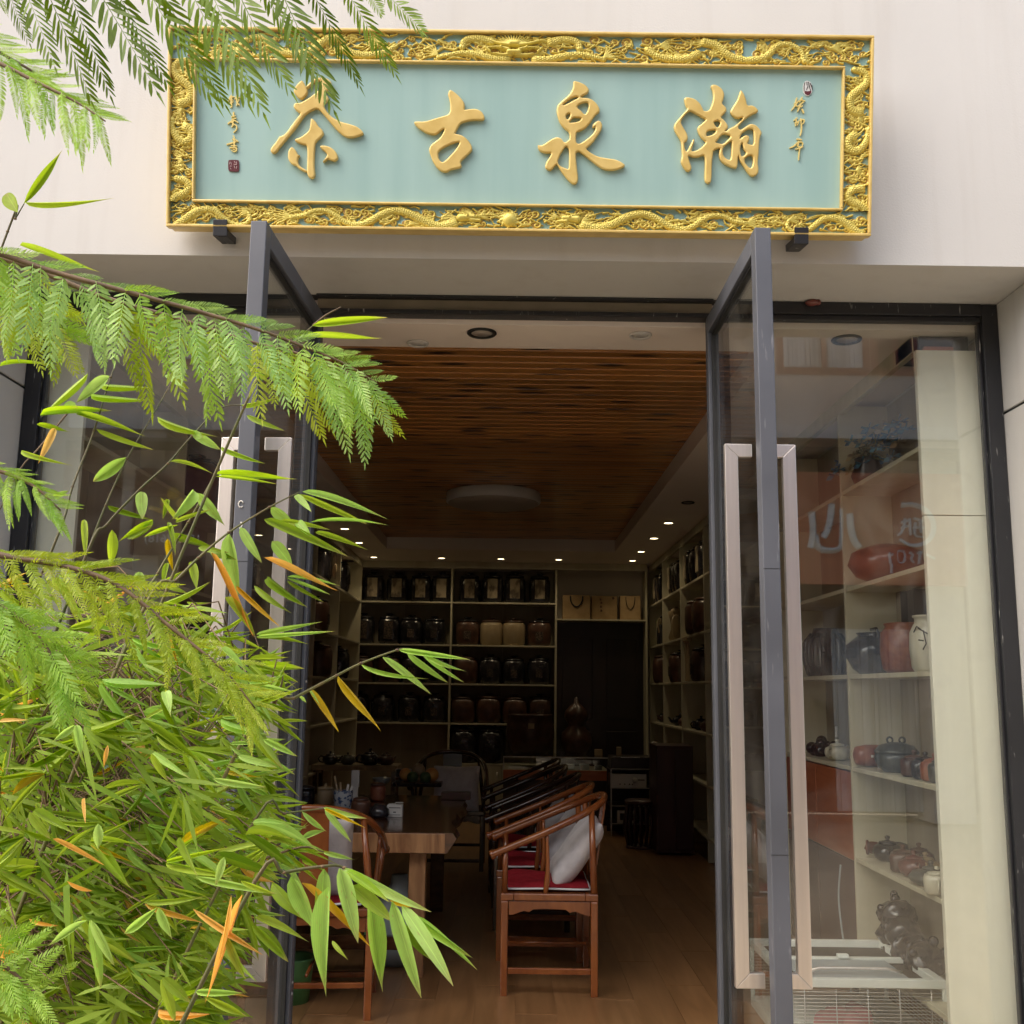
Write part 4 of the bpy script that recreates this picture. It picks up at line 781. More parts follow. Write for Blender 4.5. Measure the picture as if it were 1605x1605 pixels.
for pts in ([(-.07, -.06, .22), (-.03, -.092, .19), (.02, -.095, .2)], [(-.05, -.08, .21), (-.04, -.086, .14), (-.055, -.077, .11)], [(-.02, -.093, .17), (.03, -.091, .13), (.0, -.096, .10)], [(-.07, -.06, .16), (-.05, -.08, .155)], [(-.085, -.035, .20), (-.075, -.055, .23), (-.06, -.068, .215)], [(.01, -.094, .22), (.04, -.084, .20), (.02, -.09, .17)]): m.tube(pts, .0035, 6)
m.build('ink_drawing', M['inkblack'], t)
t = thing('black_box', 'plain black box behind the cream jar on the window shelf', 'box', (1.98, onR(1447, 1.98) + .05, 1.602)); MB().box(-.05, .05, -.09, .09, 0, .40).build('box', M['rubber'], t, .004)
wj.scale = (.82, .82, .86)
# ribbed jar in next bay
t = thing('ribbed_jar', 'dark ribbed glass jar left of the divider behind the pull handle', 'jar', (1.92, onR(1294, 1.92), 1.602)); m = MB()
for i in range(16):
    a = i * math.pi / 8; m.tube([(.10 * math.cos(a), .10 * math.sin(a), .01), (.125 * math.cos(a), .125 * math.sin(a), .1), (.12 * math.cos(a), .12 * math.sin(a), .2), (.08 * math.cos(a), .08 * math.sin(a), .25)], .018, 6)
m.lathe([(.11, 0), (.12, .1), (.11, .2), (.08, .26), (.07, .29)], n=20); m.build('body', M['crock'], t)
# shelf A z 2.055
t = lathed('red_jar', 'large glossy dark red jar lying low on the upper window shelf', 'jar', (1.90, onR(1395), 2.057), [(.08, 0), (.15, .03), (.19, .09), (.17, .15), (.10, .18), (.07, .19)], 'redj', None, 32)
# blue flowers on the top shelf
t = thing('blue_flowers', 'bunch of blue artificial flowers on the top window shelf', 'flowers', (1.86, onR(1385), 2.575))
rr = random.Random(3)
MB().lathe([(.07, 0), (.09, .05), (.06, .12), (.07, .14)], n=16).build('vase', M['darkcab'], t)
for i in range(34):
    c = (rr.uniform(-.10, .1), rr.uniform(-.42, .38), rr.uniform(.08, .30)); m = MB()
    for q in range(7):
        a = q * .9; r = rr.uniform(.03, .06); d = Vector((math.cos(a), math.sin(a) * .8, math.sin(a * 1.7) * .6)).normalized(); s_ = d.orthogonal().normalized()
        m.add([c, Vector(c) + d * r * .6 + s_ * r * .35, Vector(c) + d * r, Vector(c) + d * r * .6 - s_ * r * .35], [(0, 1, 2, 3)])
    m.build('blossom', M['bluefl'] if i % 5 else M['tanj'], t, fix=False)
for i in range(12): MB().tube([(0, 0, .12), (rr.uniform(-.05, .05), rr.uniform(-.2, .2), .2), (rr.uniform(-.1, .1), rr.uniform(-.45, .4), rr.uniform(.02, .3))], .004, 5).build('stem', M['culm'], t)
# shelf C z 1.13
t = thing('clay_flask', 'reddish brown clay flask lying on its side on the window shelf', 'flask', (1.87, onR(1357, 1.87), 1.132))
MB().lathe([(.02, -.09), (.045, -.08), (.055, -.03), (.056, .04), (.04, .09), (.02, .1)], (0, 0, .056), ax='x').build('body', M['orangej'], t)
m = MB()
for x in (-.03, -.012, .006, .024): m.box(x, x + .012, -.0585, -.05, .05, .062)
m.build('white_print', M['paper'], t); t.rotation_euler = (0, 0, rad(12))
t = lathed('covered_pot', 'grey green covered pot with two small ring knobs on the window shelf', 'pot', (1.88, onR(1397, 1.88), 1.132), [(.06, 0), (.09, .02), (.105, .06), (.10, .09)], 'greyj', None, 28, lid=([(.106, .09), (.102, .10), (.08, .125), (.03, .14)], 'greyj'))
for s_ in (-1, 1): MB().tube([(s_ * .03 + .014 * math.cos(a), 0, .15 + .014 * math.sin(a)) for a in np.linspace(0, 6.28, 12)], .005, 6).build('ring_knob', M['greyj'], t)
g = 'small covered cups on the window shelf'
for px, mt, lb in ((1424, 'brownj', 'small brown teapot close beside the grey covered pot'), (1441, 'crock', 'small black teapot between brown and orange ones'), (1455, 'orangej', 'small orange brown teapot with a yellow spot'), (1472, 'greyj', 'small grey teapot at the front end of the window shelf')):
    teapot(lb, (1.86, onR(px, 1.86), 1.132), mt, 1.05, rad(60), g, 1)
# bay 2 small pot with tag
t = teapot('small cream teapot with a white price tag, left of the divider', (1.85, onR(1306, 1.85), 1.132), 'creamj', 1.1, rad(40))
MB().box(-.008, .008, -.002, .002, .115, .17).build('price_tag', M['paper'], t)
t = thing('ferny_ornament', 'small dark rock ornament beside the cream teapot', 'ornament', (1.9, onR(1285, 1.9), 1.132)); m = MB()
for i in range(9): m.ball((rr.uniform(-.06, .06), rr.uniform(-.12, .12), rr.uniform(.02, .09)), rr.uniform(.03, .05), 8)
m.build('rock', M['crock'], t)
# shelf D z .68
g = 'teapots on the lower window shelf'
for px, X, mt, sc2, sh, lb in ((1347, 1.86, 'redj', 1.25, 0, 'dark red teapot at the far end of the lower window shelf'), (1377, 1.9, 'crock', 1.15, 0, 'black teapot behind the square brown one on the lower window shelf'), (1400, 1.86, 'brownj', 1.1, 1, 'square dark brown teapot with ribbed sides on the lower window shelf'),
                             (1433, 1.92, 'tanj', 1.0, 0, 'small tan pot behind the black teapots on the lower window shelf'), (1441, 1.85, 'greyj', 1.15, 2, 'flat dark grey teapot on the lower window shelf'), (1462, 1.9, 'crock', 1.1, 2, 'flat black teapot at the back of the lower window shelf'),
                             (1453, 1.80, 'orangej', .9, 1, 'orange cup with handle near the shelf edge'), (1470, 1.80, 'creamj', 1.0, 1, 'cream cup with a round handle near the shelf edge'), (1482, 1.80, 'crock', .9, 1, 'small black cup at the very front of the lower window shelf')):
    teapot(lb, (X, onR(px, X), .682), mt, sc2, rad(70), g, sh)
for px, X, mt, lb in ((1362, 1.97, 'crock', 'small black teapot furthest back at the wall on the lower window shelf'), (1388, 1.99, 'greyj', 'small grey teapot at the wall behind the square brown one'), (1416, 1.86, 'redj', 'small dark red pot right of the square brown teapot'), (1424, 1.98, 'brownj', 'small brown teapot at the wall behind the tan pot')):
    teapot(lb, (X, onR(px, X), .682), mt, 1.1, rad(80), g, 0)
# carved black dragon-like ornament on the bottom shelf
t = thing('carved_ornament', 'black knobbly carved ornament with an upright head on the bottom window shelf', 'ornament', (1.88, onR(1400, 1.88), .232)); m = MB()
P = spline([(0, .16, .0), (0, .17, .12), (0, .14, .22), (0, .08, .2), (0, 0, .09), (0, -.1, .1), (0, -.2, .08), (0, -.26, .13)], 6); m.tube(P, [.075 + .015 * math.sin(i * 1.3) for i in range(len(P))], 12)
for i in range(60): p = P[rr.randrange(len(P))]; a = rr.uniform(0, 6.28); m.ball((p.x + .07 * math.cos(a), p.y + rr.uniform(-.03, .03), max(.02, p.z + .07 * math.sin(a))), rr.uniform(.012, .026), 7)
m.ball((0, .15, .31), .02, 8); m.build('carving', M['crock'], t)
# orange veneer cabinet panels in the second bay
t = thing('low_cabinet', 'orange brown wooden cabinet front under the shelf left of the divider', 'cabinet', (1.772, 1.195, 0))
for a, b in ((.0, .64), (.646, 1.28)): MB().box(0, .018, a, b, .66, 1.10).build('cabinet_door', M['cab'], t, .002)
for a, b in ((.0, .64), (.646, 1.28)): MB().box(0, .018, a, b, .02, .652).build('reflection_panel', M['redcab'], t, .002)  # added dark red panels stand in for a reflection in the window pane
t = thing('cable', 'pale cable hanging in front of the dark red panel by the window', 'cable', (1.74, 1.32, 0))
MB().tube(spline([(0, 0, .62), (-.01, .02, .45), (0, 0, .25), (.01, -.04, .1), (.0, -.1, .02)]), .005, 6).build('cord', M['clearpl'], t)
# ================================================================ ANIMAL CAGE
CX0, CX1, CY0, CY1, CZ = 1.02, 1.60, .30, .72, 0
pA = atY(1485, 1550, CY0); ztop = pA.z
cg = thing('pet_cage', 'white framed wire cage with lift-up lid and folding handle inside the right window', 'cage', (0, 0, 0))
c1 = atY(1484, 1537, CY0); zt = c1.z; CX1 = c1.x; CX0 = atY(1236, 1540, CY0).x; b1 = atZ(1395, 1473, zt); CY1 = b1.y
def cb(nm, x0, x1, y0, y1, z0, z1, mt='white'): return MB().box(x0, x1, y0, y1, z0, z1).build(nm, M[mt], cg, .003)
e = .032
cb('lid_frame', CX0, CX1, CY0, CY0 + e, zt - .035, zt); cb('lid_frame', CX0, CX1, CY1 - e, CY1, zt - .035, zt)
cb('lid_frame', CX0, CX0 + e, CY0 + e + .001, CY1 - e - .001, zt - .035, zt); cb('lid_frame', CX1 - e * 1.3, CX1, CY0 + e + .001, CY1 - e - .001, zt - .035, zt)
ym = (CY0 + CY1) / 2; cb('lid_bar', CX0 + e + .001, CX1 - e * 1.3 - .001, ym - .012, ym + .02, zt - .02, zt + .002)
cb('lid_panel', CX0 + e + .03, CX1 - .14, CY0 + e + .01, ym - .02, zt - .012, zt - .004, 'clearpl'); 
MB().box(CX0 + e + .001, CX1 - e * 1.3 - .001, CY0 + e + .001, CY1 - e - .001, zt - .034, zt - .030).build('lid_mesh_base', M['dark'], cg)
MB().tube([(CX0 + .10, CY0 + .08, zt + .01), (CX0 + .16, CY0 + .09, zt + .022), (CX1 - .22, CY0 + .09, zt + .022), (CX1 - .16, CY0 + .08, zt + .01)], .007, 8).build('handle', M['steel'], cg)
cb('hasp', (CX0 + CX1) / 2 - .02, (CX0 + CX1) / 2 + .03, ym - .03, ym, zt + .003, zt + .02)
for x in (CX0, CX1 - .018): 
    for y in (CY0, CY1 - .018): cb('corner_post', x, x + .018, y, y + .018, .005, zt - .036)
cb('tray', CX0 + .002, CX1 - .002, CY0 + .002, CY1 - .002, -.0, .05); 
z = .065
while z < zt - .05:
    MB().tube([(CX0 + .01, CY0 + .006, z), (CX1 - .01, CY0 + .006, z)], .0016, 5).build('wire', M['amp'], cg)
    MB().tube([(CX0 + .01, CY1 - .006, z), (CX1 - .01, CY1 - .006, z)], .0016, 5).build('wire', M['amp'], cg); 
    MB().tube([(CX1 - .006, CY0 + .01, z), (CX1 - .006, CY1 - .01, z)], .0016, 5).build('wire', M['amp'], cg); z += .014
for i in range(5):
    x = CX0 + (CX1 - CX0) * (i + .5) / 5; MB().tube([(x, CY0 + .003, .05), (x, CY0 + .003, zt - .04)], .002, 5).build('wire', M['amp'], cg)
t = thing('cloth', 'crumpled pink cloth inside the wire cage', 'cloth', ((CX0 + CX1) / 2 - .08, CY0 + .12, .052)); m = MB()
for i in range(8): m.ball((rr.uniform(-.09, .09), rr.uniform(-.04, .08), rr.uniform(.03, .10)), rr.uniform(.03, .06), 10)
m.build('cloth_heap', mat('pink_cloth', (.45, .18, .18), .9), t)
# ================================================================ CHAIRS (horseshoe armchairs)
def armchair(label, group, wood='chair'):
    t = thing('armchair', label, 'armchair', (0, 0, 0), 0, group); W = M[wood]; a, b = .225, .285      # faces -x
    s = MB()
    for q in ((-a - .02, -a + .045, -b - .015, b + .015), (a - .045, a + .02, -b - .015, b + .015), (-a + .0455, a - .0455, -b - .015, -b + .045), (-a + .0455, a - .0455, b - .045, b + .015)): s.box(q[0], q[1], q[2], q[3], .455, .49)
    s.box(-a + .04, a - .04, -b + .04, b - .04, .465, .482); s.build('seat', W, t, .005)
    for sx in (-1, 1):
        for sy in (-1, 1): MB().box(sx * a - .018, sx * a + .018, sy * b - .018, sy * b + .018, 0, .454).build('leg', W, t, .006)
    ap = lambda L_: [(-L_, .452), (L_, .452), (L_, .385), (L_ * .9, .385), (L_ * .62, .405), (L_ * .5, .398), (L_ * .4, .412), (0, .415), (-L_ * .4, .412), (-L_ * .5, .398), (-L_ * .62, .405), (-L_ * .9, .385), (-L_, .385)]
    for sy in (-1, 1): MB().prism(ap(a - .02), sy * b - .006, sy * b + .006, 'y').build('apron', W, t, .002)
    for sx in (-1, 1): MB().prism(ap(b - .02), sx * a - .006, sx * a + .006, 'x').build('apron', W, t, .002)
    MB().box(-a - .02, -a + .018, -b + .02, b - .02, .075, .10).build('footrest', W, t, .004)
    for sy in (-1, 1): MB().box(-a + .018, a - .018, sy * b - .01, sy * b + .01, .105, .135).build('stretcher', W, t, .004)
    MB().box(a - .01, a + .01, -b + .02, b - .02, .14, .165).build('stretcher', W, t, .004)
    MB().tube([(-a + .03, 0, .19), (a - .02, 0, .19)], .008).build('cross_stretcher', W, t)
    rail = spline([(-.30, -b - .035, .675), (-.24, -b - .035, .70), (-.02, -b - .025, .79), (.16, -b + .02, .87), (.27, -b + .12, .925), (.30, 0, .945), (.27, b - .12, .925), (.16, b - .02, .87), (-.02, b + .025, .79), (-.24, b + .035, .70), (-.30, b + .035, .675)], 5)
    rr_ = [.0185] * len(rail); rr_[0] = rr_[-1] = .022; rr_[1] = rr_[-2] = .026; rr_[2] = rr_[-3] = .021
    MB().tube(rail, rr_, 12).build('arm_rail', W, t)
    for sy in (-1, 1):
        MB().tube([(-a, sy * b, .49), (-a, sy * (b + .03), .715)], [.0165, .013]).build('arm_post', W, t)
        MB().tube(spline([(-.02, sy * b, .49), (-.01, sy * (b + .008), .6), (-.015, sy * (b + .02), .78)], 4), [.012, .014, .015, .014, .012, .011, .010, .009, .008]).build('spindle', W, t)
        MB().tube([(a, sy * b, .49), (a - .01, sy * (b - .05), .895)], [.019, .015], 10).build('back_post', W, t)
    sp = spline([(a + .0, 0, .49), (a + .03, 0, .62), (a + .05, 0, .76), (a + .075, 0, .93)], 4); m = MB(); vs = []
    for p in sp: vs += [(p.x - .006, -.085, p.z), (p.x - .006, .085, p.z), (p.x + .006, .085, p.z), (p.x + .006, -.085, p.z)]
    n = len(sp); m.add(vs, [(4 * i + q, 4 * i + (q + 1) % 4, 4 * i + 4 + (q + 1) % 4, 4 * i + 4 + q) for i in range(n - 1) for q in range(4)] + [(0, 1, 2, 3), (4 * n - 4, 4 * n - 3, 4 * n - 2, 4 * n - 1)]); m.build('back_splat', W, t, .002)
    return t
def pillow_mesh(w=.42, h=.42, th=.14, n=12):
    vs = []; fs = []
    for s in (1, -1):
        for i in range(n + 1):
            for j in range(n + 1):
                u, v = i / n * 2 - 1, j / n * 2 - 1; f = max(0, (1 - u ** 4) * (1 - v ** 4)) ** .5; k = 1 - .10 * (abs(u * v)) ** 1.5
                px_ = 1 - .05 * (1 - v * v); x = u * w / 2 * (1 - .06 * (1 - abs(v)) ** 1) ; z = v * h / 2 * (1 - .06 * (1 - abs(u)))
                vs.append((s * th / 2 * f + .006 * math.sin(5 * u + 3 * v) * f, x, z))
    a = (n + 1) ** 2
    for s in (0, 1):
        for i in range(n):
            for j in range(n):
                q = s * a + i * (n + 1) + j; fs.append((q, q + 1, q + n + 2, q + n + 1) if s == 0 else (q, q + n + 1, q + n + 2, q + 1))
    m = MB(); m.add(vs, fs, 0, True); return m
def pillow(label, loc, rot, group, mt='pillow'):
    o = pillow_mesh().build('pillow', M[mt]); o.location = loc; o.rotation_euler = rot; bm = bmesh.new(); bm.from_mesh(o.data); bmesh.ops.remove_doubles(bm, verts=bm.verts, dist=.0008); bm.to_mesh(o.data); bm.free()
    s_ = o.modifiers.new('sub', 'SUBSURF'); s_.levels = s_.render_levels = 1; return tag(o, label, 'pillow', group)
def cushion(label, loc, rz, group):
    t = thing('seat_cushion', label, 'cushion', loc, rz, group); m = MB(); n = 10; vs = []; fs = []
    for s in (1, 0):
        for i in range(n + 1):
            for j in range(n + 1):
                u, v = i / n * 2 - 1, j / n * 2 - 1; f = max(0, (1 - u ** 6) * (1 - v ** 6)) ** .4
                vs.append((u * .215, v * .25, .012 + (s - .5) * .03 * f + .006 * math.sin(6 * v) * math.cos(4 * u) + .008))
    a = (n + 1) ** 2
    for s in (0, 1):
        for i in range(n):
            for j in range(n): q = s * a + i * (n + 1) + j; fs.append((q, q + n + 1, q + n + 2, q + 1))
    m.add(vs, fs, 0, True); m.build('pad', M['cushion'], t)
    P = [(-.218, -.252), (.218, -.252), (.218, .252), (-.218, .252), (-.218, -.252)]; pts = []
    for (x0, y0), (x1, y1) in zip(P[:-1], P[1:]):
        for i in range(6): x, y = x0 + (x1 - x0) * i / 6, y0 + (y1 - y0) * i / 6; pts.append((x, y, .014 + .006 * math.sin(24 * y) * math.cos(18 * x)))
    pts.append(pts[0]); MB().tube(pts, .0055, 6).build('piping', M['piping'], t)
    MB().tube(spline([(.22, -.255, .01), (.245, -.27, -.02), (.25, -.275, -.08)], 4), .005, 5).build('tie', M['cushion'], t)
    return t
ch = armchair('glossy reddish wooden armchair nearest the camera on the right of the walkway', 'armchairs in the right row')
ch.location = (.215, 1.43, 0); lbs = ['second reddish armchair of the right row, directly behind the nearest one', 'third armchair of the right row, darker, its arm showing above the second', 'fourth dark armchair of the right row with raised arm ends', 'fifth and furthest dark armchair of the right row']
dk = None
for i, (x, y) in enumerate(((.20, 2.10), (.17, 2.85), (.12, 3.55), (.10, 4.25))):
    dup(ch, (x, y, 0), rad(U(-4, 4)), lbs[i])
pn = ['nearest the camera', 'on the second chair', 'on the third chair', 'on the fourth chair']
for i, (x, y) in enumerate(((.215, 1.43), (.20, 2.10), (.17, 2.85))):
    cushion('red seat cushion with white piping %s' % ['on the nearest right armchair', 'on the second right armchair', 'on the third right armchair'][i], (x - .01, y, .491), 0, 'red cushions on the right chairs')
    pillow('white grey cotton pillow leaning in the %s right armchair' % ['nearest', 'second', 'third'][i], (x + .15, y - .02, .665), (0, rad(38), 0), 'pillows on the right chairs')
cl_ = armchair('reddish wooden armchair seen from behind at the table end, partly behind bamboo leaves', 'armchairs round the table'); cl_.location = (-.93, .93, 0); cl_.rotation_euler = (0, 0, rad(-90 + 4))
pillow('grey pillow showing on both sides of the splat of the left armchair', (-.93, .84, .69), (0, rad(14), rad(-90)), None)
cushion('red seat cushion on the left armchair behind the bamboo', (-.93, .94, .491), rad(-90), None)
far = dup(ch, (-.50, 4.95, 0), rad(90), 'dark armchair with round glossy back rail behind the tea table', 'armchairs round the table')
for c in list(far.children):
    c.data = c.data.copy(); c.data.materials[0] = M['chair_d']
for i in range(1, 5):
    r_ = [o for o in bpy.data.objects if o.get('label') == lbs[i - 1]][0]
    if i >= 2:
        for c in r_.children: c.data = c.data.copy(); c.data.materials[0] = M['chair_d']
# ================================================================ TEA TABLE
tb_ = thing('tea_table', 'heavy dark slab tea table with pale raw wood end face', 'table', (0, 0, 0))
def edge(y, s): return (-.30 if s > 0 else -1.5) + .018 * math.sin(y * 5 + s) + .01 * math.sin(y * 13)
ZT = .745; y0, y1 = 1.38, 3.35; n = 24; top = []; 
L_ = [(edge(y0 + (y1 - y0) * i / n, 1), y0 + (y1 - y0) * i / n) for i in range(n + 1)]; R2 = [(edge(y0 + (y1 - y0) * i / n, -1), y0 + (y1 - y0) * i / n) for i in range(n + 1)][::-1]
poly = L_ + R2; m = MB(); k = len(poly)
m.add([(x, y, ZT) for x, y in poly] + [(x + (.02 if x > -.8 else -.02), y, ZT - .03) for x, y in poly] + [(x - (.03 if x > -.8 else -.03), y, ZT - .105) for x, y in poly],
      [tuple(range(k)), tuple(range(2 * k, 3 * k))[::-1]] + [(i, (i + 1) % k, k + (i + 1) % k, k + i) for i in range(k)] + [(k + i, k + (i + 1) % k, 2 * k + (i + 1) % k, 2 * k + i) for i in range(k)])
m.build('tabletop', M['table'], tb_)
MB().box(-1.47, -.33, y0 - .006, y0 + .002, ZT - .103, ZT - .004).build('end_face', M['tableend'], tb_, .002)
for x, y in ((-.48, 1.5), (-1.32, 1.5), (-.48, 3.15), (-1.32, 3.15)): MB().box(x - .045, x + .045, y - .045, y + .045, .0, ZT - .107).build('leg', M['tableend'] if y < 2 else M['table'], tb_, .006)
MB().box(-1.27, -.53, 1.48, 1.52, .13, .20).build('stretcher', M['table'], tb_, .004)
def onT(px, py): return atZ(px, py, ZT)
def cyl(name, label, cat, px, py, h, r, mt, group=None, prof=None, z=None, sq=0):
    p = onT(px, py) if z is None else atZ(px, py, z); t = thing(name, label, cat, (p.x, p.y, (ZT if z is None else z) + .001), 0, group)
    MB().lathe(prof or [(r * .8, 0), (r, h * .15), (r, h * .8), (r * .9, h)], n=22, sq=sq).build('body', M[mt], t); return t
g = 'caddies and pots along the front of the tea table'
t = cyl('brush_cup', 'blue and white porcelain cup holding brushes on the tea table', 'cup', 537, 1268, .115, .062, 'bluewhite', None, [(.05, 0), (.056, .01), (.062, .11), (.06, .114), (.054, .11), (.05, .02)])
for i, (x, dx, h) in enumerate(((-.03, -.03, .20), (-.01, -.012, .16), (.02, .01, .15), (.035, .02, .14))):
    o = MB().tube([(x * .5, 0, .02), (x + dx, 0, h)], [.005, .008], 8).build('brush', M['tanj'] if i < 2 else M['paper']); o.location = t.location; tag(o, ['thick yellow bamboo brush leaning left in the porcelain cup', 'short brown brush in the porcelain cup', 'white stick upright in the porcelain cup', 'thin white stick at the right of the porcelain cup'][i], 'brush', 'brushes in the cup')
t = thing('card', 'white folded card standing behind the porcelain cup', 'card', tuple(onT(556, 1255))); MB().box(-.026, .026, -.012, .012, .09, .20).build('card_face', M['paper'], t); MB().box(-.02, .02, -.012, .012, 0, .089).build('card_stand', M['paper'], t)
t = cyl('jar', 'dark ribbed jar at the left end of the tea table', 'jar', 478, 1262, .10, .06, 'crock', g); MB().lathe([(.062, .101), (.06, .115), (.02, .125)], n=20).build('lid', M['crock'], t)
t = cyl('tea_caddy', 'small brown wooden caddy left of the porcelain cup', 'caddy', 509, 1262, .10, .05, 'tanj', g); MB().lathe([(.052, .101), (.05, .112), (.01, .118), (.008, .135)], n=20).build('lid', M['tanj'], t)
t = cyl('tea_caddy', 'reddish round caddy behind the black pots', 'caddy', 592, 1255, .10, .052, 'orangej', g); MB().lathe([(.054, .101), (.05, .112), (.01, .122)], n=20).build('lid', M['brownj'], t)
t = cyl('pot', 'squat dark brown pot between the porcelain cup and the black pot', 'pot', 565, 1278, .085, .058, 'brownj', g); MB().lathe([(.05, .086), (.045, .10), (.01, .108)], n=20).build('lid', M['brownj'], t)
t = cyl('pot', 'squat black pot left of the white box on the tea table', 'pot', 594, 1282, .075, .062, 'crock', g, [(.045, 0), (.062, .02), (.058, .05), (.035, .07), (.03, .08)])
p = onT(619, 1280); t = thing('small_box', 'small white printed cardboard box at the front of the tea table', 'box', tuple(p)); MB().box(-.045, .045, -.03, .03, .001, .07).build('carton', M['paper'], t, .002)
m = MB(); m.box(-.035, .035, -.0312, -.0302, .052, .056); m.box(-.008, .008, -.0312, -.0302, .026, .032); m.box(-.035, .035, -.0312, -.0302, .012, .015); m.build('print', M['inkblack'], t)
m = MB(); m.box(-.04, .0, -.02, .03, .0705, .073); m.box(0, .045, 0, .03, .078, .081); m.build('loose_paper', M['paper'], t)
t = thing('glass_tray', 'clear glass dish with silver rim on the tea table', 'dish', tuple(onT(598, 1228))); MB().lathe([(.05, .001), (.07, .03), (.075, .045), (.068, .045), (.045, .01)], n=24).build('dish', M['clearpl'], t)
p = onT(655, 1226); t = thing('phone', 'phone with pale rim propped behind the glass dish', 'phone', (p.x - .12, p.y, p.z)); MB().box(-.06, .06, -.004, .004, .04, .10).build('screen', M['inkblack'], t, .003); MB().box(-.064, .064, .0045, .008, .036, .104).build('rim', M['amp'], t, .003); MB().box(-.04, .04, .009, .03, 0, .05).build('prop', M['rubber'], t)
p = onT(655, 1232); ft = thing('fruit_tray', 'shallow black tray under the fruit on the tea table', 'tray', tuple(p)); MB().box(-.19, .19, -.10, .10, .001, .035).build('tray', M['crock'], ft, .008)
for i, (dx, dz, r, lb, mt) in enumerate(((-.10, .085, .05, 'reddish orange fruit at the left of the tray', 'fruit'), (0, .12, .052, 'yellow fruit on top in the middle of the tray', 'tanj'), (.105, .085, .055, 'orange fruit at the right of the tray', 'fruit'), (-.04, .07, .045, 'green leafy fruit in front in the tray', 'fern0'), (.06, .068, .045, 'dark green fruit below the orange one', 'fern0'))):
    if mt == 'fern0' and 'fern0' not in M: M['fern0'] = vary(mat('green_fruit', rough=.5), (.04, .09, .03), (.07, .12, .04), (9, 9, 9))
    o = MB().ball((0, 0, 0), r, 16).build('fruit', M[mt]); o.location = (p.x + dx, p.y + (-.03 if mt == 'fern0' else .02), p.z + dz); tag(o, lb, 'fruit', 'fruit in the black tray')
pillow('dark grey pillow on the far round backed armchair', (-.44, 4.78, .66), (0, rad(14), rad(90)), None)
# things under the table
p = atZ(625, 1500, .0); t = thing('water_bottle', 'large cloudy plastic water bottle under the tea table', 'bottle', (-.60, 1.75, 0)); MB().lathe([(.10, 0), (.11, .02), (.11, .33), (.05, .42), (.045, .47)], n=24).build('bottle', M['clearpl'], t)
t = thing('bottle', 'small bottle with green label under the tea table', 'bottle', (-.72, 1.62, 0)); MB().lathe([(.045, 0), (.05, .02), (.05, .22), (.02, .28)], n=20).build('bottle', M['bluepl'], t); MB().lathe([(.0515, .12), (.0515, .2)], n=20).build('label', M['green_pl'], t); MB().lathe([(.018, .281), (.018, .32)], n=14).build('cap', M['paper'], t)
t = thing('bucket', 'small translucent green bucket under the left armchair', 'bucket', (-1.03, 1.0, .0)); MB().lathe([(.08, .0), (.10, .20), (.105, .21), (.09, .2), (.07, .02)], n=24).build('tub', M['green_pl'], t)
t = thing('parcel', 'dark red parcel box behind the fruit tray', 'box', (-.36, 3.1, ZT + .001)); MB().box(-.1, .1, -.05, .05, 0, .05).build('carton', M['redcab'], t, .003)
# ================================================================ BACK OF THE ROOM
dc = thing('display_counter', 'low glass topped display counter with wooden band in front of the back shelves', 'counter', (0, 0, 0)); dx0, dx1, dy0, dy1 = -.06, 1.14, 7.9, 8.6
MB().box(dx0, dx1, dy0, dy1, .0, .49).build('cabinet', M['darkcab'], dc); MB().box(dx0, dx1, dy0 - .012, dy0 - .001, .49, .60).build('wood_band', M['cab'], dc, .002); MB().box(dx0, dx1, dy0, dy1, .491, .60).build('display_floor', M['shelf_d'], dc)
MB().box(dx0, dx1, dy0 - .01, dy0 - .004, .602, .735).build('front_glass', M['glass2'], dc); MB().box(dx0, dx1, dy0 - .01, dy1, .74, .75).build('glass_top', M['glass2'], dc); MB().box(dx0, dx1, dy0 - .016, dy0 - .011, .736, .75).build('metal_edge', M['amp'], dc)
for x in (dx0, dx1 - .01): MB().box(x, x + .01, dy0 - .016, dy0 - .011, .6, .735).build('corner_trim', M['amp'], dc)
for i, (px, w_, h, mt) in enumerate(((853, .05, .09, 'paper'), (873, .09, .07, 'paper'), (893, .11, .06, 'clearpl'), (916, .11, .06, 'clearpl'), (938, .08, .05, 'greyj'))):
    x = atY(px, 1195, 8.0).x; o = MB().box(-w_ / 2, w_ / 2, -.03, .03, 0, h).build('display_box', M[mt], None, .003); o.location = (x, 8.02, .602)
    tag(o, ['small white leaning card, leftmost inside the glass counter', 'white carton second from left inside the glass counter', 'clear box in the middle of the glass counter', 'clear box right of the middle in the glass counter', 'grey box at the right end inside the glass counter'][i], 'box', 'boxes inside the glass counter')
RZ0 = atY(990, 1205, 7.0).z + .122
for px, py, w_, h, lb in ((970, 1165, .05, .09, 'pale small cup on the black rack top'), (938, 1184, .09, .07, 'pale cube on the glass counter beside the gourd vase')):
    p = atY(px, py, 8.2 if px < 950 else 7.2); o = MB().box(-w_ / 2, w_ / 2, -.03, .03, 0, h).build('carton', M['tanj'], None, .004); o.location = (p.x, p.y, max(.752, p.z - .04) if px < 950 else RZ0); tag(o, lb, 'box')
rk = thing('audio_rack', 'black open rack with thin metal edges carrying the amplifier', 'rack', (0, 0, 0)); ry = 7.0; rx0 = atY(957, 1250, ry).x; rx1 = atY(1026, 1250, ry).x
RZ = [atY(990, yy, ry).z for yy in (1205, 1235, 1263, 1291)]
for z in RZ: MB().box(rx0, rx1, ry, ry + .45, z - .018, z).build('rack_shelf', M['darkcab'], rk); MB().box(rx0, rx1, ry - .004, ry - .0005, z - .006, z).build('edge_trim', M['amp'], rk)
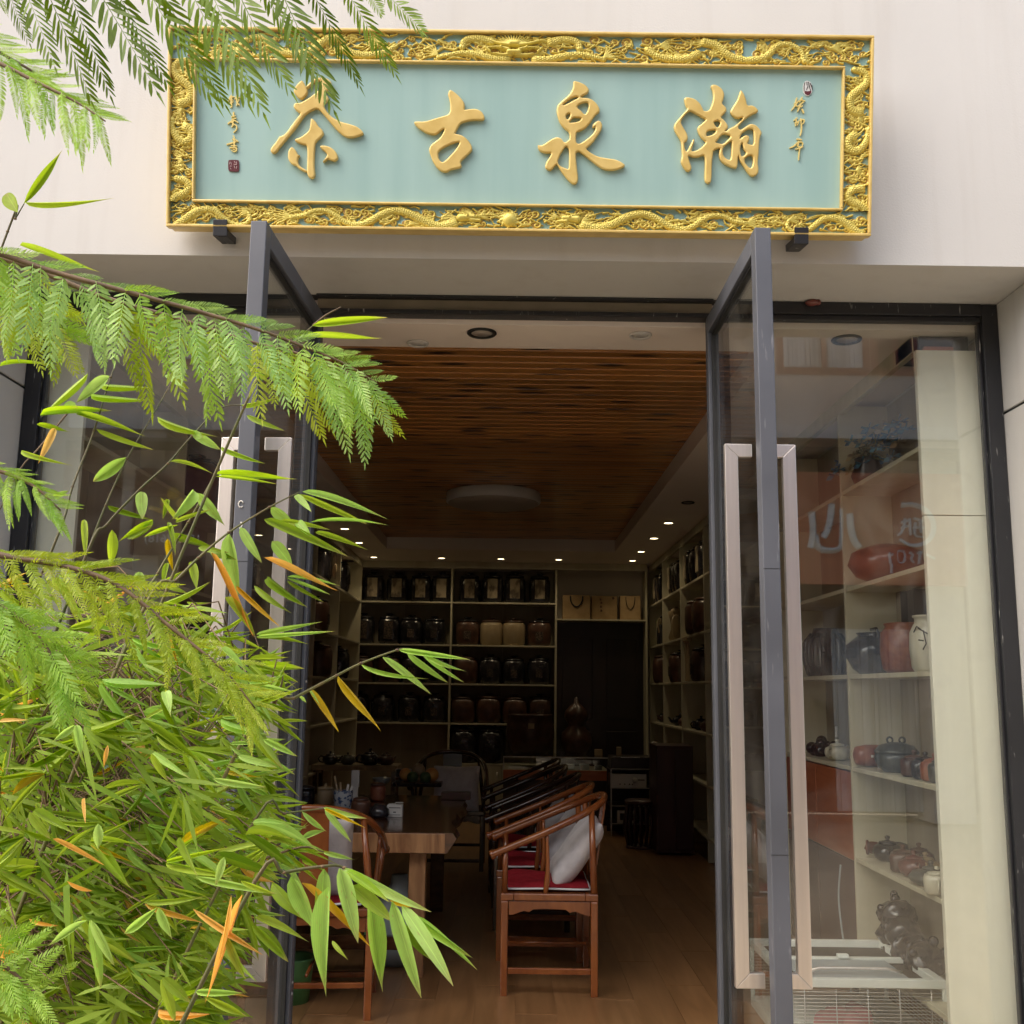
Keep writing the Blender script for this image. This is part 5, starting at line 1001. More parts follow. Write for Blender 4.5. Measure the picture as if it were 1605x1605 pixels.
for x in (rx0, rx1 - .012): MB().box(x, x + .012, ry - .008, ry - .004, 0, RZ[0]).build('edge_post', M['amp'] if x == rx0 else M['darkcab'], rk)
MB().box(rx0, rx1, ry + .44, ry + .46, 0, RZ[0]).build('rack_back', M['darkcab'], rk)
am = thing('amplifier', 'silver amplifier with a round knob on the black rack', 'amplifier', ((rx0 + rx1) / 2 - .03, ry + .02, .362 if False else .40))
MB().box(-.20, .18, .005, .3, 0, .14).build('case', M['darkcab'], am); MB().box(-.20, .18, -.004, .004, 0, .14).build('faceplate', M['amp'], am, .002); MB().lathe([(.026, 0), (.028, -.02), (.02, -.024)], (.05, -.0045, .08), ax='y', n=20).build('knob', M['amp'], am); MB().box(.09, .16, -.006, -.0045, .075, .085).build('slot', M['inkblack'], am)
m = MB()
for x in (-.1, -.05, 0, .03): m.lathe([(.007, 0), (.007, -.006)], (x, -.0045, .035), ax='y', n=10)
m.build('small_knob', M['darkcab'], am); am.location.z = RZ[1] + .001
am2 = thing('player', 'small pale framed player on the lower rack shelf', 'player', ((rx0 + rx1) / 2 - .06, ry + .03, RZ[3] + .001)); MB().box(-.1, .1, 0, .2, 0, .13).build('case', M['darkcab'], am2); MB().box(-.1, .1, -.006, -.001, 0, .13).build('frame', M['amp'], am2, .002); MB().box(-.07, .07, -.009, -.0065, .03, .1).build('window', M['inkblack'], am2)
tt = thing('black_case', 'black box shaped case on top of the audio rack', 'case', ((rx0 + rx1) / 2, ry + .22, RZ[0] + .001)); MB().box(-.22, .22, -.2, .2, .0, .12).build('case', M['darkcab'], tt, .006); MB().box(-.12, .08, -.203, -.2005, .112, .118).build('metal_strip', M['amp'], tt)
t = thing('swan_hook', 'white S shaped hook standing on the black case', 'hook', (rx1 - .02, ry + .1, RZ[0] + .122)); MB().tube(spline([(-.02, 0, 0), (0, 0, .06), (.0, 0, .12), (.03, 0, .15), (.07, 0, .13), (.08, 0, .11)], 4), .009, 8).build('hook_bar', M['paper'], t)
q0 = atY(1032, 1170, 5.6); q1 = atY(1090, 1170, 5.6)
t = thing('oxblood_cabinet', 'tall dark red cabinet against the right wall shelves', 'cabinet', ((q0.x + q1.x) / 2, 5.75, 0)); hw = (q1.x - q0.x) / 2; MB().box(-hw, hw, 0, .5, .02, q0.z).build('case', M['redcab'], t, .004)
for a, b in ((-hw + .01, -.004), (.004, hw - .01)): MB().box(a, b, -.016, -.001, .05, q0.z - .03).build('cabinet_door', M['redcab'], t, .003)
t = thing('basket', 'dark slatted drum stool below the audio rack', 'stool', (atY(1005, 1290, 6.2).x, 6.2, 0)); m = MB(); 
for i in range(18): a = i * math.pi / 9; m.tube([(.13 * math.cos(a), .13 * math.sin(a), .02), (.17 * math.cos(a), .17 * math.sin(a), .2), (.14 * math.cos(a), .14 * math.sin(a), .42)], .012, 6)
m.build('slats', M['redcab'], t); MB().lathe([(.155, .42), (.165, .44), (.155, .455)], n=24).build('seat', M['redcab'], t); MB().lathe([(.15, 0), (.15, .03)], n=24).build('base_ring', M['redcab'], t)
# low side table with bonsai and teapots at back left
lt = thing('low_table', 'low brown wooden side table at the back left under the shelves', 'table', (-1.50, 6.3, 0)); MB().box(-.42, .42, -.2, .2, .70, .75).build('tabletop', M['tanj'], lt, .003)
for x in (-.38, .38):
    for y in (-.16, .16): MB().box(x - .02, x + .02, y - .02, y + .02, 0, .699).build('leg', M['table'], lt, .002)
k = 0
for x, s_, mt in ((-1.75, 1.2, 'crock'), (-1.58, 1.1, 'greyj'), (-1.36, 1.5, 'crock'), (-1.2, 1.2, 'brownj')): teapot('dark teapot %s on the low table at the back left' % ['at the left end', 'second from left', 'with long spout', 'at the right end'][k], (x, 6.2, .751), mt, s_, rad(15 * k), 'teapots on the low side table'); k += 1
# items on the left wall shelves
k = 0
for y, z, kk in ((7.6, 2.575, 'blk'), (6.4, 2.575, 'dim'), (6.3, 2.057, 'brn'), (7.8, 1.60, 'blk'), (6.5, 1.60, 'wid'), (5.2, 2.575, 'blk'), (4.9, 2.057, 'wid'), (3.4, 2.057, 'dim'), (2.1, 2.575, 'brn'), (2.2, 1.60, 'blk')):
    put(kk, (-1.99, y, z), 'dark jar on the left wall shelves, %s' % ['furthest back on the top shelf', 'second from the back on the top shelf', 'below the framed picture', 'furthest back at eye level', 'next to the second divider at eye level', 'third along the top shelf', 'behind the door post on the second shelf', 'seen through the left pane on the second shelf', 'on the top shelf behind the fern', 'behind the left pull handle'][k], 'jars on the left wall shelves', rad(90)); k += 1
pf = thing('framed_picture', 'dark framed carved picture standing on the top left wall shelf', 'picture', (-1.93, 7.05, 2.66)); MB().box(-.01, .01, -.28, .28, 0, .34).build('frame', M['table'], pf, .004); m = MB()
for i in range(5): m.ball((.012, -.2 + .1 * i, .16 + .05 * math.sin(i * 2)), .045, 10, sc_=(.3, 1, 1.2))
m.build('carving', M['tanj'], pf)
# ================================================================ ACROSS THE LANE (seen only as reflections in the glass)
YO = 8.5
def rf(px, py): p = atY(px, py, YO); return p.x, p.z
ob = thing('opposite_shop', 'beige building across the lane with signboards, reflected in the window glass', 'building', (0, 0, 0))
zl = rf(1340, 671)[1]; zb = rf(1340, 691)[1]; za = rf(1340, 745)[1]; ws = rf(1340, 588)[1]; wt = rf(1340, 470)[1]
yF = -YO
MB().box(-9, 9, yF - .5, yF, zl, 6.5).build('upper_wall', M['opp'], ob); MB().box(-9, 9, yF - .5, yF + .12, zb, zl - .003).build('ledge', M['oppw'], ob)
MB().box(-9, 9, yF - 1.2, yF - 1.0, 0, zb).build('shop_back', M['signdark'], ob); MB().box(-9, 9, yF - 1.0, yF - .5, zb + .01, zb + .05).build('soffit', M['opp'], ob)
for x in (-8.6, -4.6, -1.2, 5.3, 8.6): MB().box(x - .25, x + .25, yF - .5, yF + .02, 0, zb - .003).build('pillar', M['opp'], ob)
for (xa, xb) in ((rf(1215, 500)[0], rf(1360, 500)[0]), (rf(1362, 500)[0], rf(1435, 500)[0]), (-4.3, -2.2), (-1.8, .4)):
    wn = MB().box(xa, xb, yF - .06, yF + .012, ws, wt + .9).build('window', M['redwood'], ob)
    m = MB(); nn = 18
    for i in range(nn): u = xa + .09 + (xb - xa - .18) * i / nn; m.box(u, u + (xb - xa - .18) / nn * .92, yF + .0125, yF + .02 + .01 * math.sin(i * 1.3), ws + .09, wt + .8)
    m.build('curtain', M['curtain'] if xa != rf(1362, 500)[0] else M['dark'], wn)
    MB().box((xa + xb) / 2 - .03, (xa + xb) / 2 + .03, yF + .031, yF + .05, ws, wt + .9).build('frame', M['redwood'], wn)
MB().box(-9, 9, yF + .01, yF + .5, zb - .25, zb - .2).build('awning_rail', M['dark'], ob)
x0 = rf(1232, 800)[0]; x1 = rf(1480, 800)[0] + .6; zt0 = rf(1340, 745)[1]; zb0 = rf(1340, 918)[1]
sg = thing('opposite_signboard', 'terracotta signboard with white letters across the lane, mirrored in the right window', 'sign', (0, yF, 0))
MB().box(x0, x1, .06, .16, zb0, zt0).build('board', M['signred'], sg)
def rstroke(lst, wd, mt='signwhite', par=None, nm='lettering', y_=.17):
    m = MB()
    for k, pts in enumerate(lst):
        P = [rf(*p) for p in pts]; P = smooth(P, 2, False); m.tube([(p[0], y_ + k * .001, p[1]) for p in P], wd / 2, 6, flat=.35)
    return m.build(nm, M[mt], par or sg)
q = lambda l: [[(1080 + x / 3.057, 430 + y / 3.057) for x, y in p] for p in l]
rstroke(q([[(565,1150),(575,1250),(560,1320)], [(660,1112),(655,1180),(640,1240),(620,1272)], [(580,1262),(590,1310),(615,1335),(690,1335),(708,1310),(710,1200),(708,1135)], [(745,1158),(750,1230),(765,1290),(792,1322)]]), .11)
rstroke(q([[(990,1120),(1050,1115),(1110,1140),(1145,1200),(1140,1260),(1105,1300),(1040,1312),(985,1280)]]), .085)
rstroke(q([[(1010,1180),(1000,1240),(975,1262)], [(990,1200),(1030,1190)], [(990,1225),(1030,1215)], [(1030,1180),(1035,1260)], [(1050,1180),(1095,1195)], [(1060,1200),(1050,1265),(1095,1268)], [(1080,1185),(1085,1250)], [(1045,1225),(1100,1225)]]), .04)
rstroke(q([[(935,1340),(940,1395)], [(930,1360),(955,1350)], [(975,1335),(1010,1335),(1008,1390),(975,1390),(975,1335)], [(1030,1340),(1050,1355),(1035,1370),(1052,1392)], [(1065,1345),(1095,1340)], [(1080,1335),(1075,1395)], [(1110,1350),(1150,1372)], [(945,1395),(944,1440)]]), .036)
s2 = thing('opposite_dark_signboard', 'dark red signboard with phone number and yellow emblem, mirrored in the left window', 'sign', (0, yF, 0))
xa, xb = rf(215, 800)[0], rf(345, 800)[0]; z0, z1 = rf(280, 872)[1], rf(280, 738)[1]
MB().box(xa, xb, .06, .14, z0, z1).build('board', M['signdark'], s2)
def text(s, size, x, z, mt, par, y=.15):
    cu = bpy.data.curves.new('t', 'FONT'); cu.body = s; cu.size = size; cu.extrude = .008; cu.align_x = 'CENTER'; t = bpy.data.objects.new('t', cu); col.objects.link(t)
    me = bpy.data.meshes.new_from_object(t.evaluated_get(bpy.context.evaluated_depsgraph_get())); bpy.data.objects.remove(t); me.materials.clear(); me.materials.append(M[mt]); me.name = 'lettering'
    me.transform(Matrix.Rotation(math.pi / 2, 4, 'X')); me.transform(Matrix.Rotation(math.pi, 4, 'Z')); me.transform(Matrix.Translation((x, y, z))); return link('lettering', me, par)
text('18702(618)', .15, (xa + xb) / 2, rf(280, 853)[1], 'signwhite', s2)
ex, ez = rf(278, 790); m = MB(); m.ball((ex, .18, ez + .1), .08, 14, sc_=(1, .3, 1)); m.ball((ex - .1, .18, ez - .02), .06, 14, sc_=(1, .3, 1)); m.ball((ex + .11, .18, ez - .02), .07, 14, sc_=(1, .3, 1)); m.tube(spline([(ex - .28, .18, ez - .08), (ex, .19, ez - .14), (ex + .3, .18, ez - .1)], 6), .03, 8); m.build('emblem', M['signgold'], s2)
# white curtain hanging in the opposite doorway
cu_ = MB(); 
for i in range(24): x = 4.0 + i * .05; cu_.box(x, x + .046, .0, .02 + .015 * math.sin(i * 1.9), 0.1, 2.3)
ct = cu_.build('door_curtain', M['curtain']); ct.location = (0, yF - .3, 0); tag(ct, 'white pleated door curtain across the lane, faint in the right window reflection', 'curtain')
# ================================================================ PLANTS
CAMV = CAM
def leaf_mesh(name, prof, bend, fold, mt, n=11):
    m = MB(); vs = []; fs = []
    for i in range(n + 1):
        t = i / n; wv_ = np.interp(t, *prof) / 2; z = 4 * bend * (t - t * t); f = fold * wv_ * 2
        vs += [(t, -wv_, z + f), (t, 0, z), (t, wv_, z + f)]
    for i in range(n): a = 3 * i; fs += [(a, a + 3, a + 4, a + 1), (a + 1, a + 4, a + 5, a + 2)]
    m.add(vs, fs, 0, True); return m.mesh(name, mt)
PR = ([0, .03, .10, .25, .42, .6, .78, .9, 1], [.05, .28, .66, .96, 1, .80, .40, .12, 0])
PR2 = ([0, .04, .12, .3, .5, .7, .85, .95, 1], [.08, .45, .82, 1, .93, .7, .4, .15, 0])
LM = {}
for mt in ('leaf', 'leaf_l', 'leaf_y', 'leaf_o', 'leaf_yo'):
    LM[mt] = [leaf_mesh('leaf', PR if i % 2 else PR2, b, f, M[mt]) for i, (b, f) in enumerate(((.02, .12), (.06, .2), (-.04, .15), (.13, .1), (.0, .3), (-.09, .22), (.04, .05)))]
def put_leaf(par, mt, base, tip, width, tilt=None, name='leaf', var=None):
    d = tip - base; Ln = d.length
    if Ln < 1e-4: return
    x = d / Ln; v = (CAMV - (base + tip) / 2).normalized(); n = (v - x * v.dot(x)).normalized()
    if n.z < 0 and abs(x.z) < .8 and rnd() < .0: n = -n
    n = Matrix.Rotation(U(-.7, .7) if tilt is None else tilt, 3, x) @ n; y = n.cross(x)
    # bend upward in the picture: arch towards +z when possible
    me = (LM[mt][random.randrange(7)] if var is None else LM[mt][var]) if isinstance(mt, str) else mt
    Mx = Matrix(((x.x * Ln, y.x * width, n.x * Ln, base.x - par.location.x), (x.y * Ln, y.y * width, n.y * Ln, base.y - par.location.y), (x.z * Ln, y.z * width, n.z * Ln, base.z - par.location.z), (0, 0, 0, 1)))
    o = bpy.data.objects.new(name, me); col.objects.link(o); o.parent = par; o.matrix_local = Mx; return o
def local(par, pts): return [Vector(p) - par.location for p in pts]
def zz(l, ox, oy, s): return [(ox + x / s, oy + y / s) for x, y in l]
ZA = (0, 400, 2.508); ZE = (400, 1000, 2.6525); ZF = (0, 900, 2.277); Z8 = (0, 0, 2.508)
G_, LT, LY, OR, YO_ = 'leaf', 'leaf_l', 'leaf_y', 'leaf_o', 'leaf_yo'
# culms: (label, zone, polyline in view, depth at both ends, root x)
bam = []
def bamboo(label, Z, pts, ya, yb, root, leaves, r0=.0026, r1=.0009, stems=()):
    t = thing('bamboo', label, 'bamboo', (root[0], root[1], -.03), 0, 'bamboo stems in front of the left window')
    P = zz(pts, *Z); n = len(P); W = [atY(px, py, ya + (yb - ya) * i / (n - 1)) for i, (px, py) in enumerate(P)]
    rp = Vector((root[0], root[1], -.02)); W2 = [rp, rp.lerp(W[0], .35) + Vector((-.03, 0, .05)), rp.lerp(W[0], .7) + Vector((-.02, 0, .05))] + W
    S_ = spline(W2, 5); k = len(S_); MB().tube(local(t, S_), [r0 + .0015 * (1 - i / k) - (r0 - r1) * (i / k) for i in range(k)], 7).build('culm', M['culm'], t)
    for i in range(len(W) - 1):      # nodes
        MB().ball(W[i] - t.location, .0034, 8, sc_=(1, 1, .7)).build('node', M['twig'], t)
    for st, Zs, y0, y1 in stems:
        Q = zz(st, *Zs); S2 = spline([atY(px, py, y0 + (y1 - y0) * i / (len(Q) - 1)) for i, (px, py) in enumerate(Q)], 4); MB().tube(local(t, S2), [.0022 - .0012 * i / len(S2) for i in range(len(S2))], 6).build('twig', M['twig'], t)
    for Zl, yl, lst in leaves:
        for lf in lst:
            (ax, ay), (bx, by), wd, mt = lf[:4]; y = yl + U(-.03, .03); dy = U(-.04, .03)
            (ax, ay), (bx, by) = zz([(ax, ay), (bx, by)], *Zl); A = atY(ax, ay, y); B = atY(bx, by, y + dy); dep = (A - CAMV).length
            put_leaf(t, mt, A, B, wd / Zl[2] * dep / F * .98, U(-.35, .35))
    bam.append((t, S_)); return t
bamboo('bamboo stem leaning right with three broad leaves crossing the left window, leftmost long culm', ZA, [(200,1170),(285,910),(370,690),(435,480),(515,260)], -2.35, -2.2, (-1.35, -2.5),
  [(ZA, -2.25, [((430,475),(300,580),45,LT),((345,465),(160,640),20,G_),((295,580),(240,625),40,LT),((160,630),(440,612),14,LY),((300,625),(578,715),25,LY),((380,685),(605,765),22,LY),((400,505),(600,520),18,LY),((360,545),(590,570),16,LY),((145,665),(275,695),20,LY),((85,770),(290,828),20,LY),((215,950),(270,925),24,LT),((215,680),(150,820),28,OR)])], stems=[([(290,590),(160,750),(80,840),(0,1000)], ZA, -2.2, -2.3)])
bamboo('bamboo stem with one large leaf hanging left at its middle node', ZA, [(250,1400),(335,1190),(415,985),(500,800),(600,630),(710,440)], -2.3, -2.2, (-1.2, -2.45),
  [(ZA, -2.25, [((495,795),(365,890),48,LT),((670,470),(730,530),50,LT),((425,985),(600,1040),22,G_),((440,1080),(430,1230),40,LY),((330,1040),(335,1190),25,G_),((600,1040),(515,1120),30,LY),((600,1045),(460,1130),22,LY),((500,1110),(600,1060),24,G_)])])
bamboo('bamboo stem rising to the steel pull handle with drooping side leaves', ZA, [(335,1190),(420,1060),(550,920),(660,820),(755,710),(870,600),(985,590)], -2.4, -2.3, (-1.15, -2.55),
  [(ZA, -2.35, [((620,635),(860,715),22,G_),((755,700),(868,765),35,LT),((670,810),(840,860),16,LY),((555,930),(560,1040),45,LT),((950,590),(1090,560),20,LY),((970,630),(1120,690),22,G_),((760,700),(800,715),34,LT),((660,960),(640,1040),20,G_)])])
bamboo('bamboo stem forking near the left door edge with a pair of broad hanging leaves', ZA, [(540,1420),(620,1250),(740,1050),(845,860),(905,720)], -2.5, -2.4, (-1.05, -2.6),
  [(ZA, -2.45, [((845,860),(1170,880),22,LY),((850,870),(1090,900),14,LY),((870,755),(1045,820),20,LY),((760,925),(675,1040),45,LT),((775,935),(885,1065),45,LT),((660,1050),(690,1180),20,G_),((700,1060),(560,1110),18,LY),((690,1050),(830,1000),18,G_),((680,1120),(860,1160),20,G_),((700,1040),(630,950),18,G_),((660,1115),(680,1240),24,YO_),((545,1245),(555,1340),40,LT),((750,1205),(775,1320),35,G_),((660,1210),(640,1310),22,LY),((640,1290),(740,1330),22,LY),((650,1280),(720,1240),20,LY)])])
bamboo('bamboo branch arching right in front of the left door with a spray of narrow leaves', ZA, [(560,1400),(690,1280),(780,1190),(900,1090),(1060,990),(1180,930)], -2.75, -2.65, (-.95, -2.9),
  [(ZA, -2.68, [((1190,930),(1530,1040),28,LT),((1160,945),(1225,1010),30,LT),((1180,940),(1450,1060),25,G_),((1040,1040),(1370,1185),38,G_),((1100,1045),(1300,1080),20,G_),((1220,1050),(1530,1062),15,LT),((1170,1055),(1225,1110),35,LT),((1070,1125),(1150,1225),50,LT),((1240,1090),(1450,1160),22,G_),((1040,1190),(1330,1320),24,OR),((945,1070),(1030,1210),38,LT),((900,1095),(940,1340),58,LT),((1065,990),(1165,1070),45,LT),((1130,1265),(1340,1300),16,LT),((1130,1270),(1300,1335),14,LT),((1130,1280),(1275,1365),16,G_),((1060,1265),(1210,1385),25,G_),((1000,1300),(1150,1410),25,G_),((830,1170),(1000,1505),26,OR),((830,1160),(940,1200),34,G_),((780,1150),(900,1170),24,G_),((885,1345),(1005,1500),35,G_),((930,1300),(1100,1460),20,YO_),((1010,1490),(1270,1440),20,LT),((1010,1500),(1320,1478),16,LT),((1010,1505),(1220,1530),20,G_)])])
bamboo('bamboo branch reaching furthest right over the jar shelves, tipped with a leaf spray', ZE, [(0,330),(160,250),(340,155),(440,105),(590,50),(650,45)], -2.7, -2.65, (-.85, -2.85),
  [(ZE, -2.65, [((600,50),(895,90),24,LT),((630,55),(805,188),28,LT),((690,55),(870,185),20,LT),((700,60),(880,140),14,LT),((530,80),(732,235),30,LT),((440,108),(725,170),20,LT),((345,158),(522,388),26,YO_),((225,215),(348,392),28,YO_),((225,215),(270,280),10,LT),((180,240),(215,270),14,LT),((100,345),(220,345),14,G_),((100,350),(205,438),14,G_),((40,420),(183,495),22,G_),((0,500),(165,568),24,LT),((0,420),(130,420),20,LT),((60,120),(180,185),18,LY),((110,170),(115,250),20,G_)])], stems=[([(78,290),(70,180),(90,90)], ZE, -2.7, -2.7), ([(78,290),(110,190),(115,150)], ZE, -2.7, -2.7)])
bamboo('bamboo branch with the largest hanging leaves over the left armchair', ZE, [(0,1010),(120,975),(280,950),(370,955),(520,1050),(620,1120)], -2.95, -2.9, (-.75, -3.05),
  [(ZE, -2.92, [((285,960),(258,1255),62,LT),((305,1035),(295,1495),72,LT),((350,958),(428,1270),65,LT),((475,1062),(530,1475),72,LT),((570,1095),(692,1500),60,LT),((610,1115),(825,1450),60,LT),((365,955),(735,1140),45,LT),((380,970),(560,1100),35,LY),((400,1030),(575,1180),62,G_),((150,990),(250,1225),70,LT),((70,1020),(215,1180),50,G_),((195,1020),(480,1285),32,YO_),((640,1135),(905,1330),32,LT),((660,1150),(925,1382),22,LT),((320,1260),(388,1340),18,G_),((600,1170),(735,1340),36,G_),((560,1090),(690,1110),20,YO_)])])
bamboo('bamboo branch with small leaves crossing the table jars above the largest leaves', ZE, [(0,755),(120,730),(285,708)], -2.8, -2.75, (-.8, -2.95),
  [(ZE, -2.76, [((285,705),(465,750),24,LT),((290,715),(400,850),26,LT),((290,710),(460,790),16,YO_),((195,722),(297,805),22,LT),((190,840),(295,800),25,LT),((20,760),(215,790),30,LT),((280,890),(415,922),20,LT),((0,800),(190,830),30,G_),((0,860),(160,890),26,LT),((60,830),(350,945),20,G_),((200,915),(265,955),20,G_),((0,1160),(225,1265),32,G_),((0,1200),(140,1345),30,G_),((0,1230),(60,1330),26,G_),((100,945),(190,975),26,LT),((0,930),(100,1010),30,G_)])], stems=[([(0,930),(190,870),(285,890)], ZE, -2.8, -2.8)])
bamboo('short bamboo tip with two upright leaves left of the sign', Z8, [(30,910),(60,860),(95,800)], -2.4, -2.4, (-1.45, -2.5),
  [(Z8, -2.4, [((95,800),(245,590),30,G_),((100,795),(455,778),20,LY),((70,835),(25,760),50,G_),((80,965),(395,1070),22,LY),((0,1310),(190,1355),20,LY),((0,1440),(245,1440),16,LY)])])
bamboo('thin bamboo tip with two lime leaves in front of the door head', Z8, [(960,1600),(1080,1420),(1160,1345),(1230,1280)], -2.6, -2.6, (-1.0, -2.7),
  [(Z8, -2.6, [((1230,1280),(1525,1248),32,LY),((1200,1322),(1505,1330),24,LY),((1060,1515),(1270,1560),24,LY),((1040,1420),(1100,1480),30,LT)])], stems=[([(1230,1280),(1280,1240),(1340,1207)], Z8, -2.6, -2.6)])
# ---- the dense lower mass: more culms, each with leaf fans on twigs
mass = [(0, 870), (90, 905), (200, 955), (330, 930), (410, 985), (405, 1075), (395, 1160), (430, 1240), (450, 1320), (385, 1420), (340, 1500), (310, 1700), (-60, 1700), (-60, 870)]
def inside(x, y, P=mass):
    c = False; j = len(P) - 1
    for i in range(len(P)):
        if (P[i][1] > y) != (P[j][1] > y) and x < (P[j][0] - P[i][0]) * (y - P[i][1]) / (P[j][1] - P[i][1]) + P[i][0]: c = not c
        j = i
    return c
mk = random.Random(21)
mlab = ['at the far left edge', 'second from the left edge', 'with several withered orange leaves', 'in the middle of the clump', 'behind the orange hanging leaves', 'nearest the lane side', 'closest to the left pull handle', 'at the right rim of the clump', 'with pale young leaves low down', 'deepest behind the others', 'lowest, by the blue planter', 'bending right below the feathery frond']
culms = []
for i, lb in enumerate(mlab):
    y = mk.uniform(-2.8, -1.85) if i != 9 else -1.7; rx = -1.35 + .055 * i + mk.uniform(-.06, .06); t = thing('bamboo', 'leafy bamboo stem of the dense clump, ' + lb, 'bamboo', (rx, y, -.03), 0, 'bamboo stems of the dense clump')
    topp = atY(mk.uniform(0, 380), mk.uniform(930, 1100), y); S_ = spline([Vector((rx, y, -.02)), Vector((rx + .02, y, .35)), Vector((rx * .6 + topp.x * .4, y, .8)), topp], 6)
    MB().tube(local(t, S_), [.0045 - .0032 * k / len(S_) for k in range(len(S_))], 6).build('culm', M['culm'], t)
    culms.append([t, S_, [], 0, MB(), MB()])
cnt = 0; tries = 0
while cnt < 1900 and tries < 26000:
    tries += 1; px, py = mk.uniform(-40, 500), mk.uniform(860, 1640)
    if not inside(px, py): continue
    if py < 1020 and mk.random() < .72: continue
    if px > 300 and mk.random() < .5: continue
    if py < 960 and mk.random() < .5: continue
    c = culms[mk.randrange(len(culms))]; t, S_ = c[0], c[1]; yy = t.location.y + mk.uniform(-.25, .25); P = atY(px, py, yy); cnt += 1
    q = min(S_, key=lambda s: (s - P).length + (0 if s.z < P.z + .02 else (s.z - P.z) * 1.5)); mid = q.lerp(P, .5) + Vector((0, 0, .04 + .1 * (P - q).length))
    if (P - q).length < .55 and cnt % 2: c[4].tube(local(t, [q, mid, P]), [.0016, .0013, .0009], 4, caps=False)
    base_a = mk.choice([-.2, -.35, -.1, -.5, -.05, 3.4, 3.25, -.9, .15]) + mk.uniform(-.25, .25); k = mk.choice([2, 3, 3, 4, 5]); far_ = cnt > 800
    old = mk.random()
    for j in range(k):
        a = base_a + (j - (k - 1) / 2) * mk.uniform(.28, .5); Ln = mk.choice([mk.uniform(.035, .07), mk.uniform(.06, .10)]) * (1.0 if j else 1.15); dy = mk.uniform(-.4, .3)
        d = Vector((math.cos(a), dy, math.sin(a) - .12)).normalized(); b_ = P + d * .006; tip = b_ + d * Ln; wd = Ln * mk.uniform(.065, .10) + .0008
        mt = G_ if old < .62 else (LT if old < .84 else LY)
        if mk.random() < .012: mt = OR
        elif mk.random() < .03: mt = YO_
        if len(c[2]) < 290: c[2].append(put_leaf(t, mt, b_, tip, wd))
        else:
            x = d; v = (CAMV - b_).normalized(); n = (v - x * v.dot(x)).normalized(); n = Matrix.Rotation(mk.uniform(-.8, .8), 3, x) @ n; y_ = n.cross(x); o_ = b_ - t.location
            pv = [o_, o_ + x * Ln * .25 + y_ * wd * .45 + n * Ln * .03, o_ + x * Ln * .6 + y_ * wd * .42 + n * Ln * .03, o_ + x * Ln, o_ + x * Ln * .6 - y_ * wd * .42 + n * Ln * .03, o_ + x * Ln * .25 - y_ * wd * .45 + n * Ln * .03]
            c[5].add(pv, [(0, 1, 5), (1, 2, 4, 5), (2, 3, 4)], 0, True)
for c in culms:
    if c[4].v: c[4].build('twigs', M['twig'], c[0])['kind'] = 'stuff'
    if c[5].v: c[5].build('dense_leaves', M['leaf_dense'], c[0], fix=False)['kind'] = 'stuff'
# hero leaves low in the clump
hb = culms[5][0]
for (a, b, wd, mt) in [((690,1195),(940,1360),26,OR),((865,1145),(730,1535),24,OR),((825,1145),(775,1400),20,OR),((190,945),(375,1040),20,OR),((385,610),(370,690),18,OR),((0,1280),(15,1420),18,OR),((240,1095),(330,1130),16,OR),((105,1230),(210,1255),16,OR),((300,800),(305,890),16,OR),((0,525),(100,520),16,OR),
                       ((320,1235),(360,1480),45,LT),((325,1235),(410,1400),35,LT),((310,1235),(165,1330),32,LT),((270,540),(290,655),35,LT),((265,540),(185,600),30,LT),((300,545),(370,630),30,G_),((350,890),(350,985),40,LT),((575,1445),(625,1600),42,G_),((580,1440),(680,1530),45,G_),((700,1490),(870,1495),28,LT),((730,1510),(885,1580),30,G_),
                       ((120,845),(265,925),38,G_),((105,850),(180,945),38,G_),((190,940),(60,905),24,G_),((560,1190),(440,1285),36,LT),((565,1190),(615,1305),38,LT),((760,730),(950,760),30,LT),((700,1080),(990,1140),30,LT),((860,1095),(980,1140),24,LY),((800,1280),(880,1450),34,G_),((900,1250),(1030,1385),34,G_),((640,940),(705,1080),34,G_),((800,1010),(770,1110),34,LT),((540,640),(600,740),30,G_),((545,640),(680,730),28,LT),((590,420),(610,510),44,LT),((790,265),(878,345),30,LT),((940,590),(1060,650),28,LT),((850,650),(990,690),30,LT)]:
    A, B = zz([a, b], *ZF); y = -3.15 + U(-.05, .05); A = atY(*A, y); B = atY(*B, y + U(-.03, .03)); put_leaf(hb, mt, A, B, wd / ZF[2] * (A - CAMV).length / F * .78, U(-.3, .3))
